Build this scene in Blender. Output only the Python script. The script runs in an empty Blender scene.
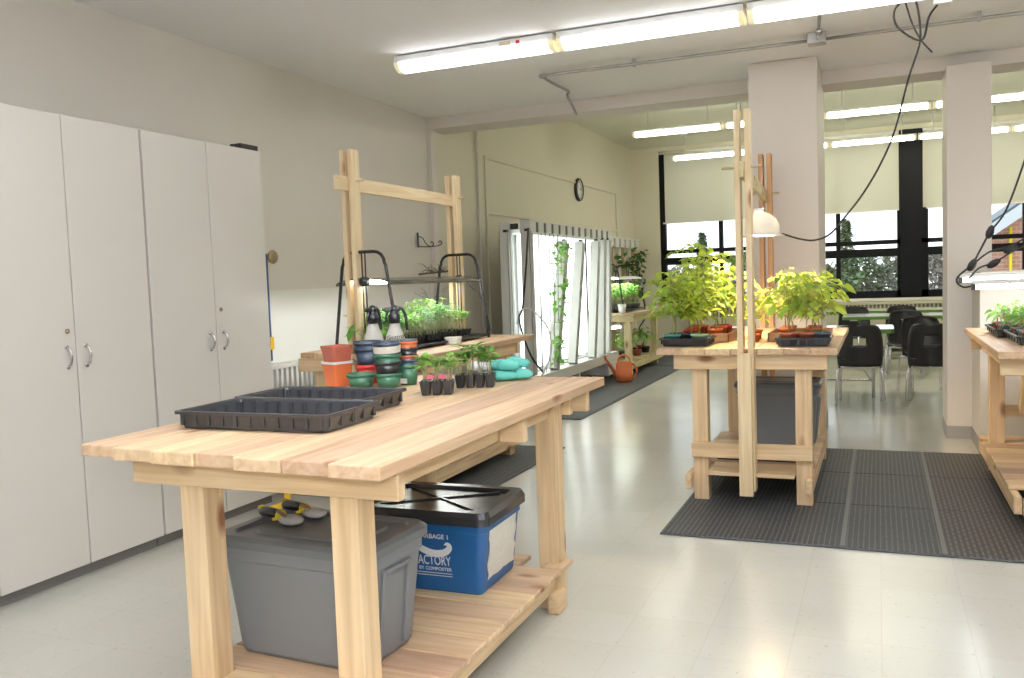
import bpy, math, random
from mathutils import Vector, Matrix
PI = math.pi
S = bpy.context.scene
C = S.collection
R = random.Random(7)

# ------------------------------------------------------------------ camera
cam = bpy.data.cameras.new('camera'); camo = bpy.data.objects.new('camera', cam); C.objects.link(camo)
cam.sensor_width = 36.0; cam.lens = 873.0 / 1024 * 36.0; cam.clip_start = 0.05; cam.clip_end = 500
camo.matrix_world = Matrix(((0.92171, 0.007457, 0.387808, 0.0),
                            (0.386183, 0.075782, -0.919304, 0.0),
                            (-0.036244, 0.997097, 0.066969, 1.37),
                            (0, 0, 0, 1)))
S.camera = camo
# ------------------------------------------------------------------ world, light, exposure
w = bpy.data.worlds.new('world'); S.world = w; w.use_nodes = True
wn = w.node_tree.nodes; wl = w.node_tree.links
bg = wn['Background']; bg.inputs['Strength'].default_value = 2.0
tc = wn.new('ShaderNodeTexCoord'); sx = wn.new('ShaderNodeSeparateXYZ'); rp = wn.new('ShaderNodeValToRGB')
wl.new(tc.outputs['Generated'], sx.inputs[0]); wl.new(sx.outputs['Z'], rp.inputs[0]); wl.new(rp.outputs[0], bg.inputs[0])
rp.color_ramp.elements[0].position = 0.0; rp.color_ramp.elements[0].color = (1.0, 1.0, 1.0, 1)
rp.color_ramp.elements[1].position = 0.7; rp.color_ramp.elements[1].color = (0.75, 0.87, 1.0, 1)
S.view_settings.view_transform = 'Standard'; S.view_settings.look = 'None'
S.view_settings.exposure = 0.14; S.view_settings.gamma = 1.0; S.view_settings.use_curve_mapping = False
S.cycles.use_denoising = True; S.cycles.max_bounces = 8; S.cycles.diffuse_bounces = 4; S.cycles.glossy_bounces = 3
S.cycles.transparent_max_bounces = 12; S.cycles.caustics_reflective = False; S.cycles.caustics_refractive = False
S.cycles.sample_clamp_indirect = 6.0; S.cycles.use_light_tree = True
LAMP_F, LAMP_B = 8.5, 19.0      # front-room and back-room tube strengths

# the photographer's flash: one head straight ahead, one bounced off the ceiling
def flash(name, kind, loc, rot, energy, size, spot=None):
    d = bpy.data.lights.new(name, kind); d.energy = energy; d.shadow_soft_size = size; d.color = (.94, .965, 1.0)
    if spot: d.spot_size = spot; d.spot_blend = .6
    o = bpy.data.objects.new(name, d); C.objects.link(o); o.location = loc; o.rotation_euler = rot; return o
flash('flash_direct', 'SPOT', (.03, -.05, 1.56), (math.radians(88), 0, math.radians(20)), 100, .06, math.radians(110))
flash('flash_bounce', 'SPOT', (.03, -.10, 1.60), (math.radians(163), 0, math.radians(22)), 2700, .08, math.radians(112))

# ------------------------------------------------------------------ materials
M = {}
def mat(name, col, rough=0.5, metal=0.0, emit=None, estr=0.0, noise=0.0, nscale=8.0, spec=0.5, bump=0.0, trans=0.0, rand=0.0, coat=0.0):
    m = bpy.data.materials.new(name); m.use_nodes = True
    nt = m.node_tree; n = nt.nodes; l = nt.links; b = n['Principled BSDF']
    b.inputs['Base Color'].default_value = (*col, 1); b.inputs['Roughness'].default_value = rough
    b.inputs['Metallic'].default_value = metal; b.inputs['Specular IOR Level'].default_value = spec
    if coat: b.inputs['Coat Weight'].default_value = coat; b.inputs['Coat Roughness'].default_value = 0.08
    if emit: b.inputs['Emission Color'].default_value = (*emit, 1); b.inputs['Emission Strength'].default_value = estr
    src = None
    if noise or bump:
        t = n.new('ShaderNodeTexCoord'); nz = n.new('ShaderNodeTexNoise'); nz.inputs['Scale'].default_value = nscale; nz.inputs['Detail'].default_value = 4
        l.new(t.outputs['Object'], nz.inputs['Vector'])
        if noise:
            mx = n.new('ShaderNodeMix'); mx.data_type = 'RGBA'
            mx.inputs[6].default_value = tuple(c * (1 - noise) for c in col) + (1,)
            mx.inputs[7].default_value = tuple(min(1, c * (1 + noise)) for c in col) + (1,)
            l.new(nz.outputs['Fac'], mx.inputs[0]); src = mx.outputs[2]
        if bump:
            bp = n.new('ShaderNodeBump'); bp.inputs['Strength'].default_value = bump; bp.inputs['Distance'].default_value = 0.01
            l.new(nz.outputs['Fac'], bp.inputs['Height']); l.new(bp.outputs[0], b.inputs['Normal'])
    if rand:
        g = n.new('ShaderNodeNewGeometry'); oi = n.new('ShaderNodeObjectInfo'); h = n.new('ShaderNodeHueSaturation')
        ma = n.new('ShaderNodeMath'); ma.operation = 'MULTIPLY_ADD'; ma.inputs[1].default_value = rand; ma.inputs[2].default_value = 1 - rand / 2
        l.new(g.outputs['Random Per Island'], ma.inputs[0]); l.new(ma.outputs[0], h.inputs['Value'])
        mb = n.new('ShaderNodeMath'); mb.operation = 'MULTIPLY_ADD'; mb.inputs[1].default_value = rand * .06; mb.inputs[2].default_value = .5 - rand * .03
        l.new(oi.outputs['Random'], mb.inputs[0]); l.new(mb.outputs[0], h.inputs['Hue'])
        if src: l.new(src, h.inputs['Color'])
        else: h.inputs['Color'].default_value = (*col, 1)
        src = h.outputs[0]
    if src: l.new(src, b.inputs['Base Color'])
    if trans:
        tr = n.new('ShaderNodeBsdfTranslucent'); ms = n.new('ShaderNodeMixShader'); ms.inputs[0].default_value = trans
        if src: l.new(src, tr.inputs[0])
        else: tr.inputs[0].default_value = (*col, 1)
        l.new(b.outputs[0], ms.inputs[1]); l.new(tr.outputs[0], ms.inputs[2]); l.new(ms.outputs[0], n['Material Output'].inputs[0])
    M[name] = m
    return m

def wood(name, c1, c2, knot, rough=0.5, vary=0.36):
    m = bpy.data.materials.new(name); m.use_nodes = True
    nt = m.node_tree; n = nt.nodes; l = nt.links; b = n['Principled BSDF']; b.inputs['Roughness'].default_value = rough
    b.inputs['Specular IOR Level'].default_value = 0.3
    a = n.new('ShaderNodeAttribute'); a.attribute_name = 'grain'
    mp = n.new('ShaderNodeMapping'); mp.inputs['Scale'].default_value = (1.2, 22, 22); l.new(a.outputs['Vector'], mp.inputs[0])
    nz = n.new('ShaderNodeTexNoise'); nz.inputs['Scale'].default_value = 1.6; nz.inputs['Detail'].default_value = 5; nz.inputs['Distortion'].default_value = 0.6
    l.new(mp.outputs[0], nz.inputs['Vector'])
    cr = n.new('ShaderNodeValToRGB'); cr.color_ramp.elements[0].position = .34; cr.color_ramp.elements[1].position = .66
    cr.color_ramp.elements[0].color = (*c2, 1); cr.color_ramp.elements[1].color = (*c1, 1); l.new(nz.outputs['Fac'], cr.inputs[0])
    # soft tonal clouds, long along the board
    mp3 = n.new('ShaderNodeMapping'); mp3.inputs['Scale'].default_value = (1.0, 5, 5); l.new(a.outputs['Vector'], mp3.inputs[0])
    n3 = n.new('ShaderNodeTexNoise'); n3.inputs['Scale'].default_value = 2.0; l.new(mp3.outputs[0], n3.inputs['Vector'])
    h = n.new('ShaderNodeHueSaturation'); l.new(cr.outputs[0], h.inputs['Color'])
    g = n.new('ShaderNodeNewGeometry')
    ad = n.new('ShaderNodeMath'); ad.operation = 'ADD'; l.new(g.outputs['Random Per Island'], ad.inputs[0]); l.new(n3.outputs['Fac'], ad.inputs[1])
    mr = n.new('ShaderNodeMapRange'); mr.inputs['From Min'].default_value = .3; mr.inputs['From Max'].default_value = 1.7
    mr.inputs['To Min'].default_value = 1 - vary; mr.inputs['To Max'].default_value = 1 + vary * .7
    l.new(ad.outputs[0], mr.inputs[0]); l.new(mr.outputs[0], h.inputs['Value'])
    mr2 = n.new('ShaderNodeMapRange'); mr2.inputs['To Min'].default_value = .485; mr2.inputs['To Max'].default_value = .512
    l.new(g.outputs['Random Per Island'], mr2.inputs[0]); l.new(mr2.outputs[0], h.inputs['Hue'])
    # knots
    mp2 = n.new('ShaderNodeMapping'); mp2.inputs['Scale'].default_value = (2.2, 5.5, 5.5); l.new(a.outputs['Vector'], mp2.inputs[0])
    v = n.new('ShaderNodeTexVoronoi'); v.inputs['Scale'].default_value = 1.0; l.new(mp2.outputs[0], v.inputs['Vector'])
    kr = n.new('ShaderNodeValToRGB'); kr.color_ramp.elements[0].position = .07; kr.color_ramp.elements[0].color = (1, 1, 1, 1)
    kr.color_ramp.elements[1].position = .16; kr.color_ramp.elements[1].color = (0, 0, 0, 1); l.new(v.outputs['Distance'], kr.inputs[0])
    mx = n.new('ShaderNodeMix'); mx.data_type = 'RGBA'; l.new(kr.outputs[0], mx.inputs[0]); l.new(h.outputs[0], mx.inputs[6]); mx.inputs[7].default_value = (*knot, 1)
    l.new(mx.outputs[2], b.inputs['Base Color'])
    bp = n.new('ShaderNodeBump'); bp.inputs['Strength'].default_value = .15; bp.inputs['Distance'].default_value = .004
    l.new(nz.outputs['Fac'], bp.inputs['Height']); l.new(bp.outputs[0], b.inputs['Normal'])
    M[name] = m

wood('cedar', (0.76, 0.56, 0.365), (0.60, 0.405, 0.24), (0.30, 0.14, 0.07))
wood('pine', (0.88, 0.71, 0.49), (0.76, 0.55, 0.34), (0.42, 0.22, 0.11), vary=.15)
wood('redcedar', (0.58, 0.32, 0.18), (0.42, 0.21, 0.11), (0.22, 0.09, 0.05))
wood('greenpine', (0.66, 0.55, 0.33), (0.52, 0.42, 0.24), (0.28, 0.18, 0.10))
mat('wall', (0.73, 0.69, 0.625), 0.75, noise=.02, nscale=3)
mat('wall_back', (0.70, 0.66, 0.54), 0.75, noise=.02, nscale=3)
mat('wainscot', (0.80, 0.79, 0.75), 0.55)
mat('ceiling', (0.93, 0.925, 0.935), 0.85, noise=.015, nscale=20)
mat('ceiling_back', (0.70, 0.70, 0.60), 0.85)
mat('column', (0.72, 0.665, 0.61), 0.6)
mat('vinylbase', (0.36, 0.34, 0.32), 0.45)
mat('cabinet', (0.70, 0.668, 0.62), 0.38, noise=.01)
mat('kick', (0.22, 0.21, 0.20), 0.5)
mat('chrome', (0.62, 0.62, 0.65), 0.12, metal=1)
mat('steel', (0.55, 0.55, 0.56), 0.32, metal=1)
mat('conduit', (0.36, 0.35, 0.34), 0.4, metal=.6)
mat('blackframe', (0.006, 0.0065, 0.010), 0.5, spec=.2)
mat('blackmetal', (0.015, 0.015, 0.016), 0.32)
mat('blackplastic', (0.014, 0.015, 0.017), 0.3, noise=.2, nscale=20)
mat('trayplastic', (0.028, 0.029, 0.033), 0.22)
mat('chairplastic', (0.012, 0.012, 0.015), 0.38)
mat('cord', (0.012, 0.012, 0.014), 0.5)
mat('whitemetal', (0.85, 0.85, 0.83), 0.35)
mat('towerwhite', (0.66, 0.665, 0.63), 0.4)
mat('reflector', (0.86, 0.88, 0.86), 0.5)
mat('whiteplastic', (0.84, 0.84, 0.82), 0.35)
mat('greytote', (0.19, 0.20, 0.215), 0.42)
mat('greylid', (0.14, 0.148, 0.16), 0.36)
mat('bluetote', (0.012, 0.10, 0.30), 0.35)
mat('print_white', (0.85, 0.88, 0.9), 0.5)
mat('paper', (0.80, 0.78, 0.72), 0.8, noise=.12, nscale=60, bump=.4)
mat('terracotta', (0.66, 0.16, 0.05), 0.5, noise=.08)
mat('terracotta_dark', (0.42, 0.115, 0.07), 0.5, noise=.08)
mat('red', (0.6, 0.04, 0.03), 0.45)
mat('greenpot', (0.035, 0.13, 0.075), 0.42)
mat('tealpot', (0.08, 0.28, 0.27), 0.45)
mat('palegreenpot', (0.35, 0.55, 0.30), 0.45)
mat('navypot', (0.03, 0.045, 0.075), 0.42)
mat('greypot', (0.09, 0.11, 0.13), 0.45)
mat('soil', (0.045, 0.028, 0.018), 0.95, noise=.5, nscale=120, bump=1)
mat('bottle', (0.78, 0.76, 0.70), 0.4, trans=.25)
mat('teal', (0.13, 0.52, 0.46), 0.75, noise=.15, nscale=30, bump=.3)
mat('gloveknit', (0.80, 0.80, 0.84), 0.85, noise=.12, nscale=80, bump=.5)
mat('pinktag', (0.50, 0.07, 0.13), 0.6)
mat('yellow', (0.80, 0.50, 0.03), 0.45)
mat('grip_yellow', (0.75, 0.58, 0.03), 0.5)
mat('gloved_grey', (0.55, 0.55, 0.54), 0.85, noise=.2, nscale=90, bump=.6)
mat('brass', (0.35, 0.27, 0.16), 0.4, metal=.8)
mat('bluepipe', (0.05, 0.12, 0.28), 0.4)
mat('leaf_lime', (0.46, 0.60, 0.09), 0.5, trans=.5, rand=.9)
mat('leaf_green', (0.14, 0.36, 0.05), 0.45, trans=.35, rand=.6)
mat('leaf_fresh', (0.26, 0.52, 0.11), 0.45, trans=.4, rand=.5)
mat('leaf_blue', (0.22, 0.42, 0.26), 0.5, trans=.3, rand=.5)
mat('leaf_dark', (0.05, 0.15, 0.03), 0.5, trans=.3, rand=.6)
mat('stem', (0.42, 0.42, 0.15), 0.6, trans=.2)
mat('stem_pale', (0.55, 0.58, 0.32), 0.6, trans=.2)
mat('airplant', (0.13, 0.14, 0.08), 0.7)
mat('twig', (0.16, 0.10, 0.07), 0.8)
mat('diffuser', (0.9, 0.9, 0.86), 0.4, emit=(0.97, 0.98, 1.0), estr=LAMP_F)
mat('diffuser_back', (0.9, 0.9, 0.8), 0.4, emit=(1.0, 0.96, 0.76), estr=LAMP_B)
mat('lampend', (0.75, 0.70, 0.50), 0.4, emit=(1.0, 0.88, 0.55), estr=.5)
mat('tube_cool', (0.9, 0.9, 0.9), 0.4, emit=(0.95, 0.98, 1.0), estr=16.0)
mat('led', (0.9, 0.9, 0.9), 0.4, emit=(0.93, 1.0, 0.97), estr=2.2)
mat('bulb_warm', (1, .9, .7), 0.4, emit=(1.0, 0.74, 0.42), estr=2000.0)
mat('tube_hood', (0.9, 0.9, 0.9), 0.4, emit=(0.97, 1.0, 0.97), estr=26.0)
mat('dome', (0.85, 0.85, 0.84), 0.25, trans=.35)
mat('hood', (0.10, 0.10, 0.08), 0.18)
mat('tabletop_grey', (0.66, 0.65, 0.62), 0.12)
mat('tableedge_green', (0.10, 0.26, 0.03), 0.4)
mat('radiator', (0.72, 0.71, 0.67), 0.4)
mat('radiator_cream', (0.62, 0.58, 0.44), 0.5)
mat('dark', (0.02, 0.02, 0.02), 0.7)
mat('clockface', (0.9, 0.9, 0.87), 0.3)
mat('ground', (0.30, 0.28, 0.20), 0.95, noise=.4, nscale=.4)
mat('brickred', (0.50, 0.25, 0.17), 0.85)
mat('eave', (0.62, 0.64, 0.66), 0.4)
mat('pipe_yellow', (0.80, 0.62, 0.02), 0.5)
mat('treegreen', (0.15, 0.20, 0.09), 0.9, noise=.25, nscale=1.2, rand=.9)
mat('treegrey', (0.26, 0.23, 0.19), 0.9, noise=.3, nscale=1.5, rand=.9)
mat('bark', (0.16, 0.12, 0.09), 0.9)
mat('sticker', (0.66, 0.60, 0.42), 0.5)

# brick pattern on the outside building
m = M['brickred']; n = m.node_tree.nodes; l = m.node_tree.links
t = n.new('ShaderNodeTexCoord'); mp = n.new('ShaderNodeMapping'); mp.inputs['Rotation'].default_value = (PI / 2, 0, 0)
br = n.new('ShaderNodeTexBrick'); br.inputs['Scale'].default_value = 2.2
br.inputs['Color1'].default_value = (0.55, 0.27, 0.18, 1); br.inputs['Color2'].default_value = (0.46, 0.22, 0.15, 1); br.inputs['Mortar'].default_value = (0.55, 0.45, 0.38, 1)
l.new(t.outputs['Object'], mp.inputs[0]); l.new(mp.outputs[0], br.inputs['Vector']); l.new(br.outputs['Color'], n['Principled BSDF'].inputs['Base Color'])

# vinyl tile floor: square tiles with thin seams, flecks and a waxed sheen
m = mat('floor', (0.7, 0.66, 0.56), 0.16, spec=.4); n = m.node_tree.nodes; l = m.node_tree.links; b = n['Principled BSDF']
t = n.new('ShaderNodeTexCoord')
br = n.new('ShaderNodeTexBrick'); br.offset = 0; br.squash = 1; br.inputs['Scale'].default_value = 1 / .305
for k, v in (('Brick Width', 1.0), ('Row Height', 1.0), ('Mortar Size', .006), ('Mortar Smooth', .3)): br.inputs[k].default_value = v
br.inputs['Color1'].default_value = (0.63, 0.625, 0.57, 1); br.inputs['Color2'].default_value = (0.61, 0.60, 0.535, 1); br.inputs['Mortar'].default_value = (0.56, 0.545, 0.475, 1)
l.new(t.outputs['Object'], br.inputs['Vector'])
nz = n.new('ShaderNodeTexNoise'); nz.inputs['Scale'].default_value = 45; nz.inputs['Detail'].default_value = 6; l.new(t.outputs['Object'], nz.inputs['Vector'])
cr = n.new('ShaderNodeValToRGB'); cr.color_ramp.elements[0].position = .62; cr.color_ramp.elements[0].color = (0, 0, 0, 1); cr.color_ramp.elements[1].position = .75; cr.color_ramp.elements[1].color = (.6, .6, .6, 1)
l.new(nz.outputs['Fac'], cr.inputs[0])
mx = n.new('ShaderNodeMix'); mx.data_type = 'RGBA'; l.new(cr.outputs[0], mx.inputs[0]); l.new(br.outputs['Color'], mx.inputs[6]); mx.inputs[7].default_value = (0.42, 0.37, 0.27, 1)
n2 = n.new('ShaderNodeTexNoise'); n2.inputs['Scale'].default_value = .9; n2.inputs['Detail'].default_value = 3; l.new(t.outputs['Object'], n2.inputs['Vector'])
hs = n.new('ShaderNodeHueSaturation'); mr = n.new('ShaderNodeMapRange'); mr.inputs['To Min'].default_value = .9; mr.inputs['To Max'].default_value = 1.1
l.new(n2.outputs['Fac'], mr.inputs[0]); l.new(mr.outputs[0], hs.inputs['Value']); l.new(mx.outputs[2], hs.inputs['Color']); l.new(hs.outputs[0], b.inputs['Base Color'])
mr = n.new('ShaderNodeMapRange'); mr.inputs['To Min'].default_value = .14; mr.inputs['To Max'].default_value = .24; l.new(n2.outputs['Fac'], mr.inputs[0]); l.new(mr.outputs[0], b.inputs['Roughness'])
n4 = n.new('ShaderNodeTexNoise'); n4.inputs['Scale'].default_value = 7; l.new(t.outputs['Object'], n4.inputs['Vector'])
bp = n.new('ShaderNodeBump'); bp.inputs['Strength'].default_value = .08; bp.inputs['Distance'].default_value = .01; l.new(n4.outputs['Fac'], bp.inputs['Height']); l.new(bp.outputs[0], b.inputs['Normal'])

def rubber(name, base, slot, pitch, dash, fill):
    # rubber mat: rows of narrow slots along Y, broken every `dash` metres
    m = mat(name, base, 0.55); n = m.node_tree.nodes; l = m.node_tree.links; b = n['Principled BSDF']
    t = n.new('ShaderNodeTexCoord'); br = n.new('ShaderNodeTexBrick'); br.offset = .5; br.inputs['Scale'].default_value = 1.0
    mp = n.new('ShaderNodeMapping'); mp.inputs['Rotation'].default_value = (0, 0, PI / 2); l.new(t.outputs['Object'], mp.inputs[0]); l.new(mp.outputs[0], br.inputs['Vector'])
    br.inputs['Brick Width'].default_value = dash; br.inputs['Row Height'].default_value = pitch; br.inputs['Mortar Size'].default_value = pitch * fill; br.inputs['Mortar Smooth'].default_value = .2
    br.inputs['Color1'].default_value = (*slot, 1); br.inputs['Color2'].default_value = (*slot, 1); br.inputs['Mortar'].default_value = (*base, 1)
    l.new(br.outputs['Color'], b.inputs['Base Color'])
    bp = n.new('ShaderNodeBump'); bp.inputs['Strength'].default_value = .6; bp.inputs['Distance'].default_value = .004; l.new(br.outputs['Fac'], bp.inputs['Height']); l.new(bp.outputs[0], b.inputs['Normal'])
rubber('rubber', (0.030, 0.032, 0.035), (0.10, 0.104, 0.105), 0.026, 0.40, .40)
rubber('rubber_lamplit', (0.032, 0.031, 0.032), (0.12, 0.10, 0.088), 0.026, 0.075, .34)  # dotted tiles; brown in the slots is the dome lamp's warm light, painted in
rubber('rubber_plain', (0.05, 0.053, 0.058), (0.075, 0.078, 0.08), 0.05, 0.5, .4)

# window glass, blinds
def glassmat():
    m = bpy.data.materials.new('glass'); m.use_nodes = True; n = m.node_tree.nodes; l = m.node_tree.links
    n.remove(n['Principled BSDF'])
    tr = n.new('ShaderNodeBsdfTransparent'); gl = n.new('ShaderNodeBsdfGlossy'); gl.inputs['Roughness'].default_value = .02
    f = n.new('ShaderNodeFresnel'); f.inputs[0].default_value = 1.35; ms = n.new('ShaderNodeMixShader')
    tr.inputs[0].default_value = (.93, .96, .96, 1)
    l.new(f.outputs[0], ms.inputs[0]); l.new(tr.outputs[0], ms.inputs[1]); l.new(gl.outputs[0], ms.inputs[2]); l.new(ms.outputs[0], n['Material Output'].inputs[0])
    M['glass'] = m
glassmat()
mat('blind', (0.84, 0.83, 0.74), 0.8, trans=.5)

# ------------------------------------------------------------------ mesh builder
class MB:
    def __init__(s): s.v = []; s.f = []; s.m = []; s.g = []; s.sm = []
    def _add(s, vs, fs, mi=0, gr=None, smooth=False):
        o = len(s.v); s.v += [Vector(v) for v in vs]
        s.g += [Vector(x) for x in (gr if gr is not None else vs)]
        for f in fs: s.f.append([i + o for i in f]); s.m.append(mi); s.sm.append(smooth)
        return s
    def box(s, x0, x1, y0, y1, z0, z1, mi=0, mtx=None, taper=None):
        P = [Vector((x, y, z)) for z in (z0, z1) for y in (y0, y1) for x in (x0, x1)]
        if taper:      # shrink bottom
            cx, cy = (x0 + x1) / 2, (y0 + y1) / 2
            for p in P[:4]: p.x = cx + (p.x - cx) * taper; p.y = cy + (p.y - cy) * taper
        d = [x1 - x0, y1 - y0, z1 - z0]; ax = d.index(max(d)); oth = [i for i in range(3) if i != ax]
        off = Vector((R.uniform(0, 50), R.uniform(0, 50), R.uniform(0, 50)))
        g = [Vector((p[ax], p[oth[0]], p[oth[1]])) + off for p in P]
        if mtx: P = [mtx @ p for p in P]
        return s._add(P, [(0, 2, 3, 1), (4, 5, 7, 6), (0, 1, 5, 4), (2, 6, 7, 3), (0, 4, 6, 2), (1, 3, 7, 5)], mi, g)
    def tube(s, pts, r, n=8, mi=0, r2=None, closed=False, smooth=True):
        pts = [Vector(p) for p in pts]; N = len(pts); vs = []; fs = []
        up = None
        for i, p in enumerate(pts):
            if closed: d = pts[(i + 1) % N] - pts[i - 1]
            else: d = pts[min(i + 1, N - 1)] - pts[max(i - 1, 0)]
            d.normalize()
            if up is None: up = d.orthogonal().normalized()
            else:
                up = up - d * up.dot(d)
                up = up.normalized() if up.length > 1e-5 else d.orthogonal().normalized()
            sd = d.cross(up); rr = r if r2 is None else r + (r2 - r) * i / max(1, N - 1)
            if isinstance(r, (list, tuple)): rr = r[i]
            for k in range(n):
                a = 2 * PI * k / n; vs.append(p + (up * math.cos(a) + sd * math.sin(a)) * rr)
        for i in range(N if closed else N - 1):
            j = (i + 1) % N
            for k in range(n): fs.append((i * n + k, i * n + (k + 1) % n, j * n + (k + 1) % n, j * n + k))
        if not closed: fs += [tuple(range(n - 1, -1, -1)), tuple((N - 1) * n + k for k in range(n))]
        return s._add(vs, fs, mi, smooth=smooth)
    def rings(s, rings, mi=0, cap0=True, cap1=True, smooth=True):
        n = len(rings[0]); vs = [p for r_ in rings for p in r_]; fs = []
        for i in range(len(rings) - 1):
            for k in range(n): fs.append((i * n + k, i * n + (k + 1) % n, (i + 1) * n + (k + 1) % n, (i + 1) * n + k))
        if cap0: fs.append(tuple(range(n - 1, -1, -1)))
        if cap1: fs.append(tuple((len(rings) - 1) * n + k for k in range(n)))
        return s._add(vs, fs, mi, smooth=smooth)
    def lathe(s, prof, c=(0, 0, 0), n=20, mi=0, cap0=True, cap1=True, mtx=None, sq=None, smooth=True):
        rg = []
        for (r, z) in prof:
            ring = []
            for k in range(n):
                a = 2 * PI * (k + .5) / n
                if sq:   # superellipse toward a square
                    q = (abs(math.cos(a)) ** sq + abs(math.sin(a)) ** sq) ** (-1 / sq)
                else: q = 1
                p = Vector((r * q * math.cos(a), r * q * math.sin(a), z))
                if mtx: p = mtx @ p
                ring.append(p + Vector(c))
            rg.append(ring)
        return s.rings(rg, mi, cap0, cap1, smooth)
    def rrect(s, levels, mi=0, n=4, cap0=True, cap1=True, c=(0, 0, 0), rz=0):
        # levels: (half x, half y, corner radius, z)
        rg = []; cz, sz = math.cos(rz), math.sin(rz)
        for (hx, hy, r, z) in levels:
            ring = []
            for (qx, qy, a0) in ((1, 1, 0), (-1, 1, PI / 2), (-1, -1, PI), (1, -1, 3 * PI / 2)):
                for k in range(n + 1):
                    a = a0 + PI / 2 * k / n; x = qx * (hx - r) + r * math.cos(a); y = qy * (hy - r) + r * math.sin(a)
                    ring.append(Vector((c[0] + x * cz - y * sz, c[1] + x * sz + y * cz, c[2] + z)))
            rg.append(ring)
        return s.rings(rg, mi, cap0, cap1, smooth=False)
    def sphere(s, c, r, mi=0, n=12, sc=(1, 1, 1), mtx=None):
        prof = [(r * math.sin(PI * i / 8) if 0 < i < 8 else r * .02, -r * math.cos(PI * i / 8)) for i in range(9)]
        rg = []
        for (q, z) in prof:
            ring = []
            for k in range(n):
                p = Vector((q * math.cos(2 * PI * k / n) * sc[0], q * math.sin(2 * PI * k / n) * sc[1], z * sc[2]))
                if mtx: p = mtx @ p
                ring.append(p + Vector(c))
            rg.append(ring)
        return s.rings(rg, mi)
    def leaf(s, base, d, L, W, mi=0, fold=.3, droop=.3, roll=0):
        d = Vector(d).normalized(); side = d.cross(Vector((0, 0, 1)))
        side = side.normalized() if side.length > 1e-3 else Vector((1, 0, 0)); nrm = side.cross(d).normalized()
        if roll: side, nrm = side * math.cos(roll) + nrm * math.sin(roll), nrm * math.cos(roll) - side * math.sin(roll)
        base = Vector(base); P = [base]
        for (t_, ww) in ((.3, .85), (.65, .8), (1.0, 0)):
            c = base + d * L * t_ - Vector((0, 0, 1)) * droop * L * t_ * t_
            if ww: P += [c - side * W * ww / 2 + nrm * fold * W * ww / 2, c, c + side * W * ww / 2 + nrm * fold * W * ww / 2]
            else: P.append(c)
        return s._add(P, [(0, 2, 1), (0, 3, 2), (1, 2, 5, 4), (2, 3, 6, 5), (4, 5, 7), (5, 6, 7)], mi, smooth=True)
    def build(s, name, mats, parent=None, bevel=0, loc=None, seg=1, sub=0):
        me = bpy.data.meshes.new(name); me.from_pydata([tuple(v) for v in s.v], [], s.f); me.update()
        if isinstance(mats, str): mats = [mats]
        for x in mats: me.materials.append(M[x])
        me.polygons.foreach_set('material_index', s.m); me.polygons.foreach_set('use_smooth', s.sm)
        at = me.attributes.new('grain', 'FLOAT_VECTOR', 'POINT'); at.data.foreach_set('vector', [c for g in s.g for c in g])
        o = bpy.data.objects.new(name, me); C.objects.link(o)
        if parent: o.parent = parent
        if loc: o.location = loc
        if bevel:
            b = o.modifiers.new('bevel', 'BEVEL'); b.width = bevel; b.segments = seg; b.limit_method = 'ANGLE'; b.angle_limit = .7
        if sub: q = o.modifiers.new('sub', 'SUBSURF'); q.levels = sub; q.render_levels = sub
        return o

def tag(o, label, cat, group=None, kind=None):
    o['label'] = label; o['category'] = cat
    if group: o['group'] = group
    if kind: o['kind'] = kind
    return o
def thing(name, label, cat, loc=(0, 0, 0), rz=0, group=None):
    o = bpy.data.objects.new(name, None); o.empty_display_size = .1; C.objects.link(o); o.location = loc; o.rotation_euler = (0, 0, rz)
    return tag(o, label, cat, group)
def struct(name, mb, mt, bevel=0):
    o = mb.build(name, mt, bevel=bevel); o['kind'] = 'structure'; return o
def dup(root, loc, rz=0, label=None, group=None, sc=None, mats=None):
    r = root.copy(); C.objects.link(r); r.location = loc; r.rotation_euler = (0, 0, rz)
    if label: r['label'] = label
    if group: r['group'] = group
    if sc: r.scale = (sc, sc, sc)
    for ch in list(root.children):
        c = ch.copy(); C.objects.link(c); c.parent = r
        for g in ch.children: d = g.copy(); C.objects.link(d); d.parent = c
    return r
def B(*a, **k): return MB().box(*a, **k)
def arc(c, r, a0, a1, n, plane='xz'):
    out = []
    for i in range(n + 1):
        a = a0 + (a1 - a0) * i / n; u, v = r * math.cos(a), r * math.sin(a)
        out.append(Vector(c) + (Vector((u, 0, v)) if plane == 'xz' else Vector((u, v, 0)) if plane == 'xy' else Vector((0, u, v))))
    return out
def smooth_path(pts, k=6):
    P = [Vector(p) for p in pts]; P = [P[0] * 2 - P[1]] + P + [P[-1] * 2 - P[-2]]; out = []
    for i in range(1, len(P) - 2):
        for j in range(k):
            t_ = j / k; a, b_, c, d = P[i - 1:i + 3]
            out.append(.5 * ((2 * b_) + (c - a) * t_ + (2 * a - 5 * b_ + 4 * c - d) * t_ ** 2 + (-a + 3 * b_ - 3 * c + d) * t_ ** 3))
    out.append(P[-2]); return out
def text(name, body, size, mt, parent, loc, rot, ext=.0008, align='CENTER', shear=0):
    cu = bpy.data.curves.new(name, 'FONT'); cu.body = body; cu.size = size; cu.extrude = ext; cu.align_x = align; cu.align_y = 'CENTER'; cu.shear = shear
    cu.materials.append(M[mt]); tmp = bpy.data.objects.new(name, cu); C.objects.link(tmp)
    dg = bpy.context.evaluated_depsgraph_get(); me = bpy.data.meshes.new_from_object(tmp.evaluated_get(dg)); bpy.data.objects.remove(tmp)
    o = bpy.data.objects.new(name, me); C.objects.link(o); o.parent = parent; o.location = loc; o.rotation_euler = rot
    return o

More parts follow.
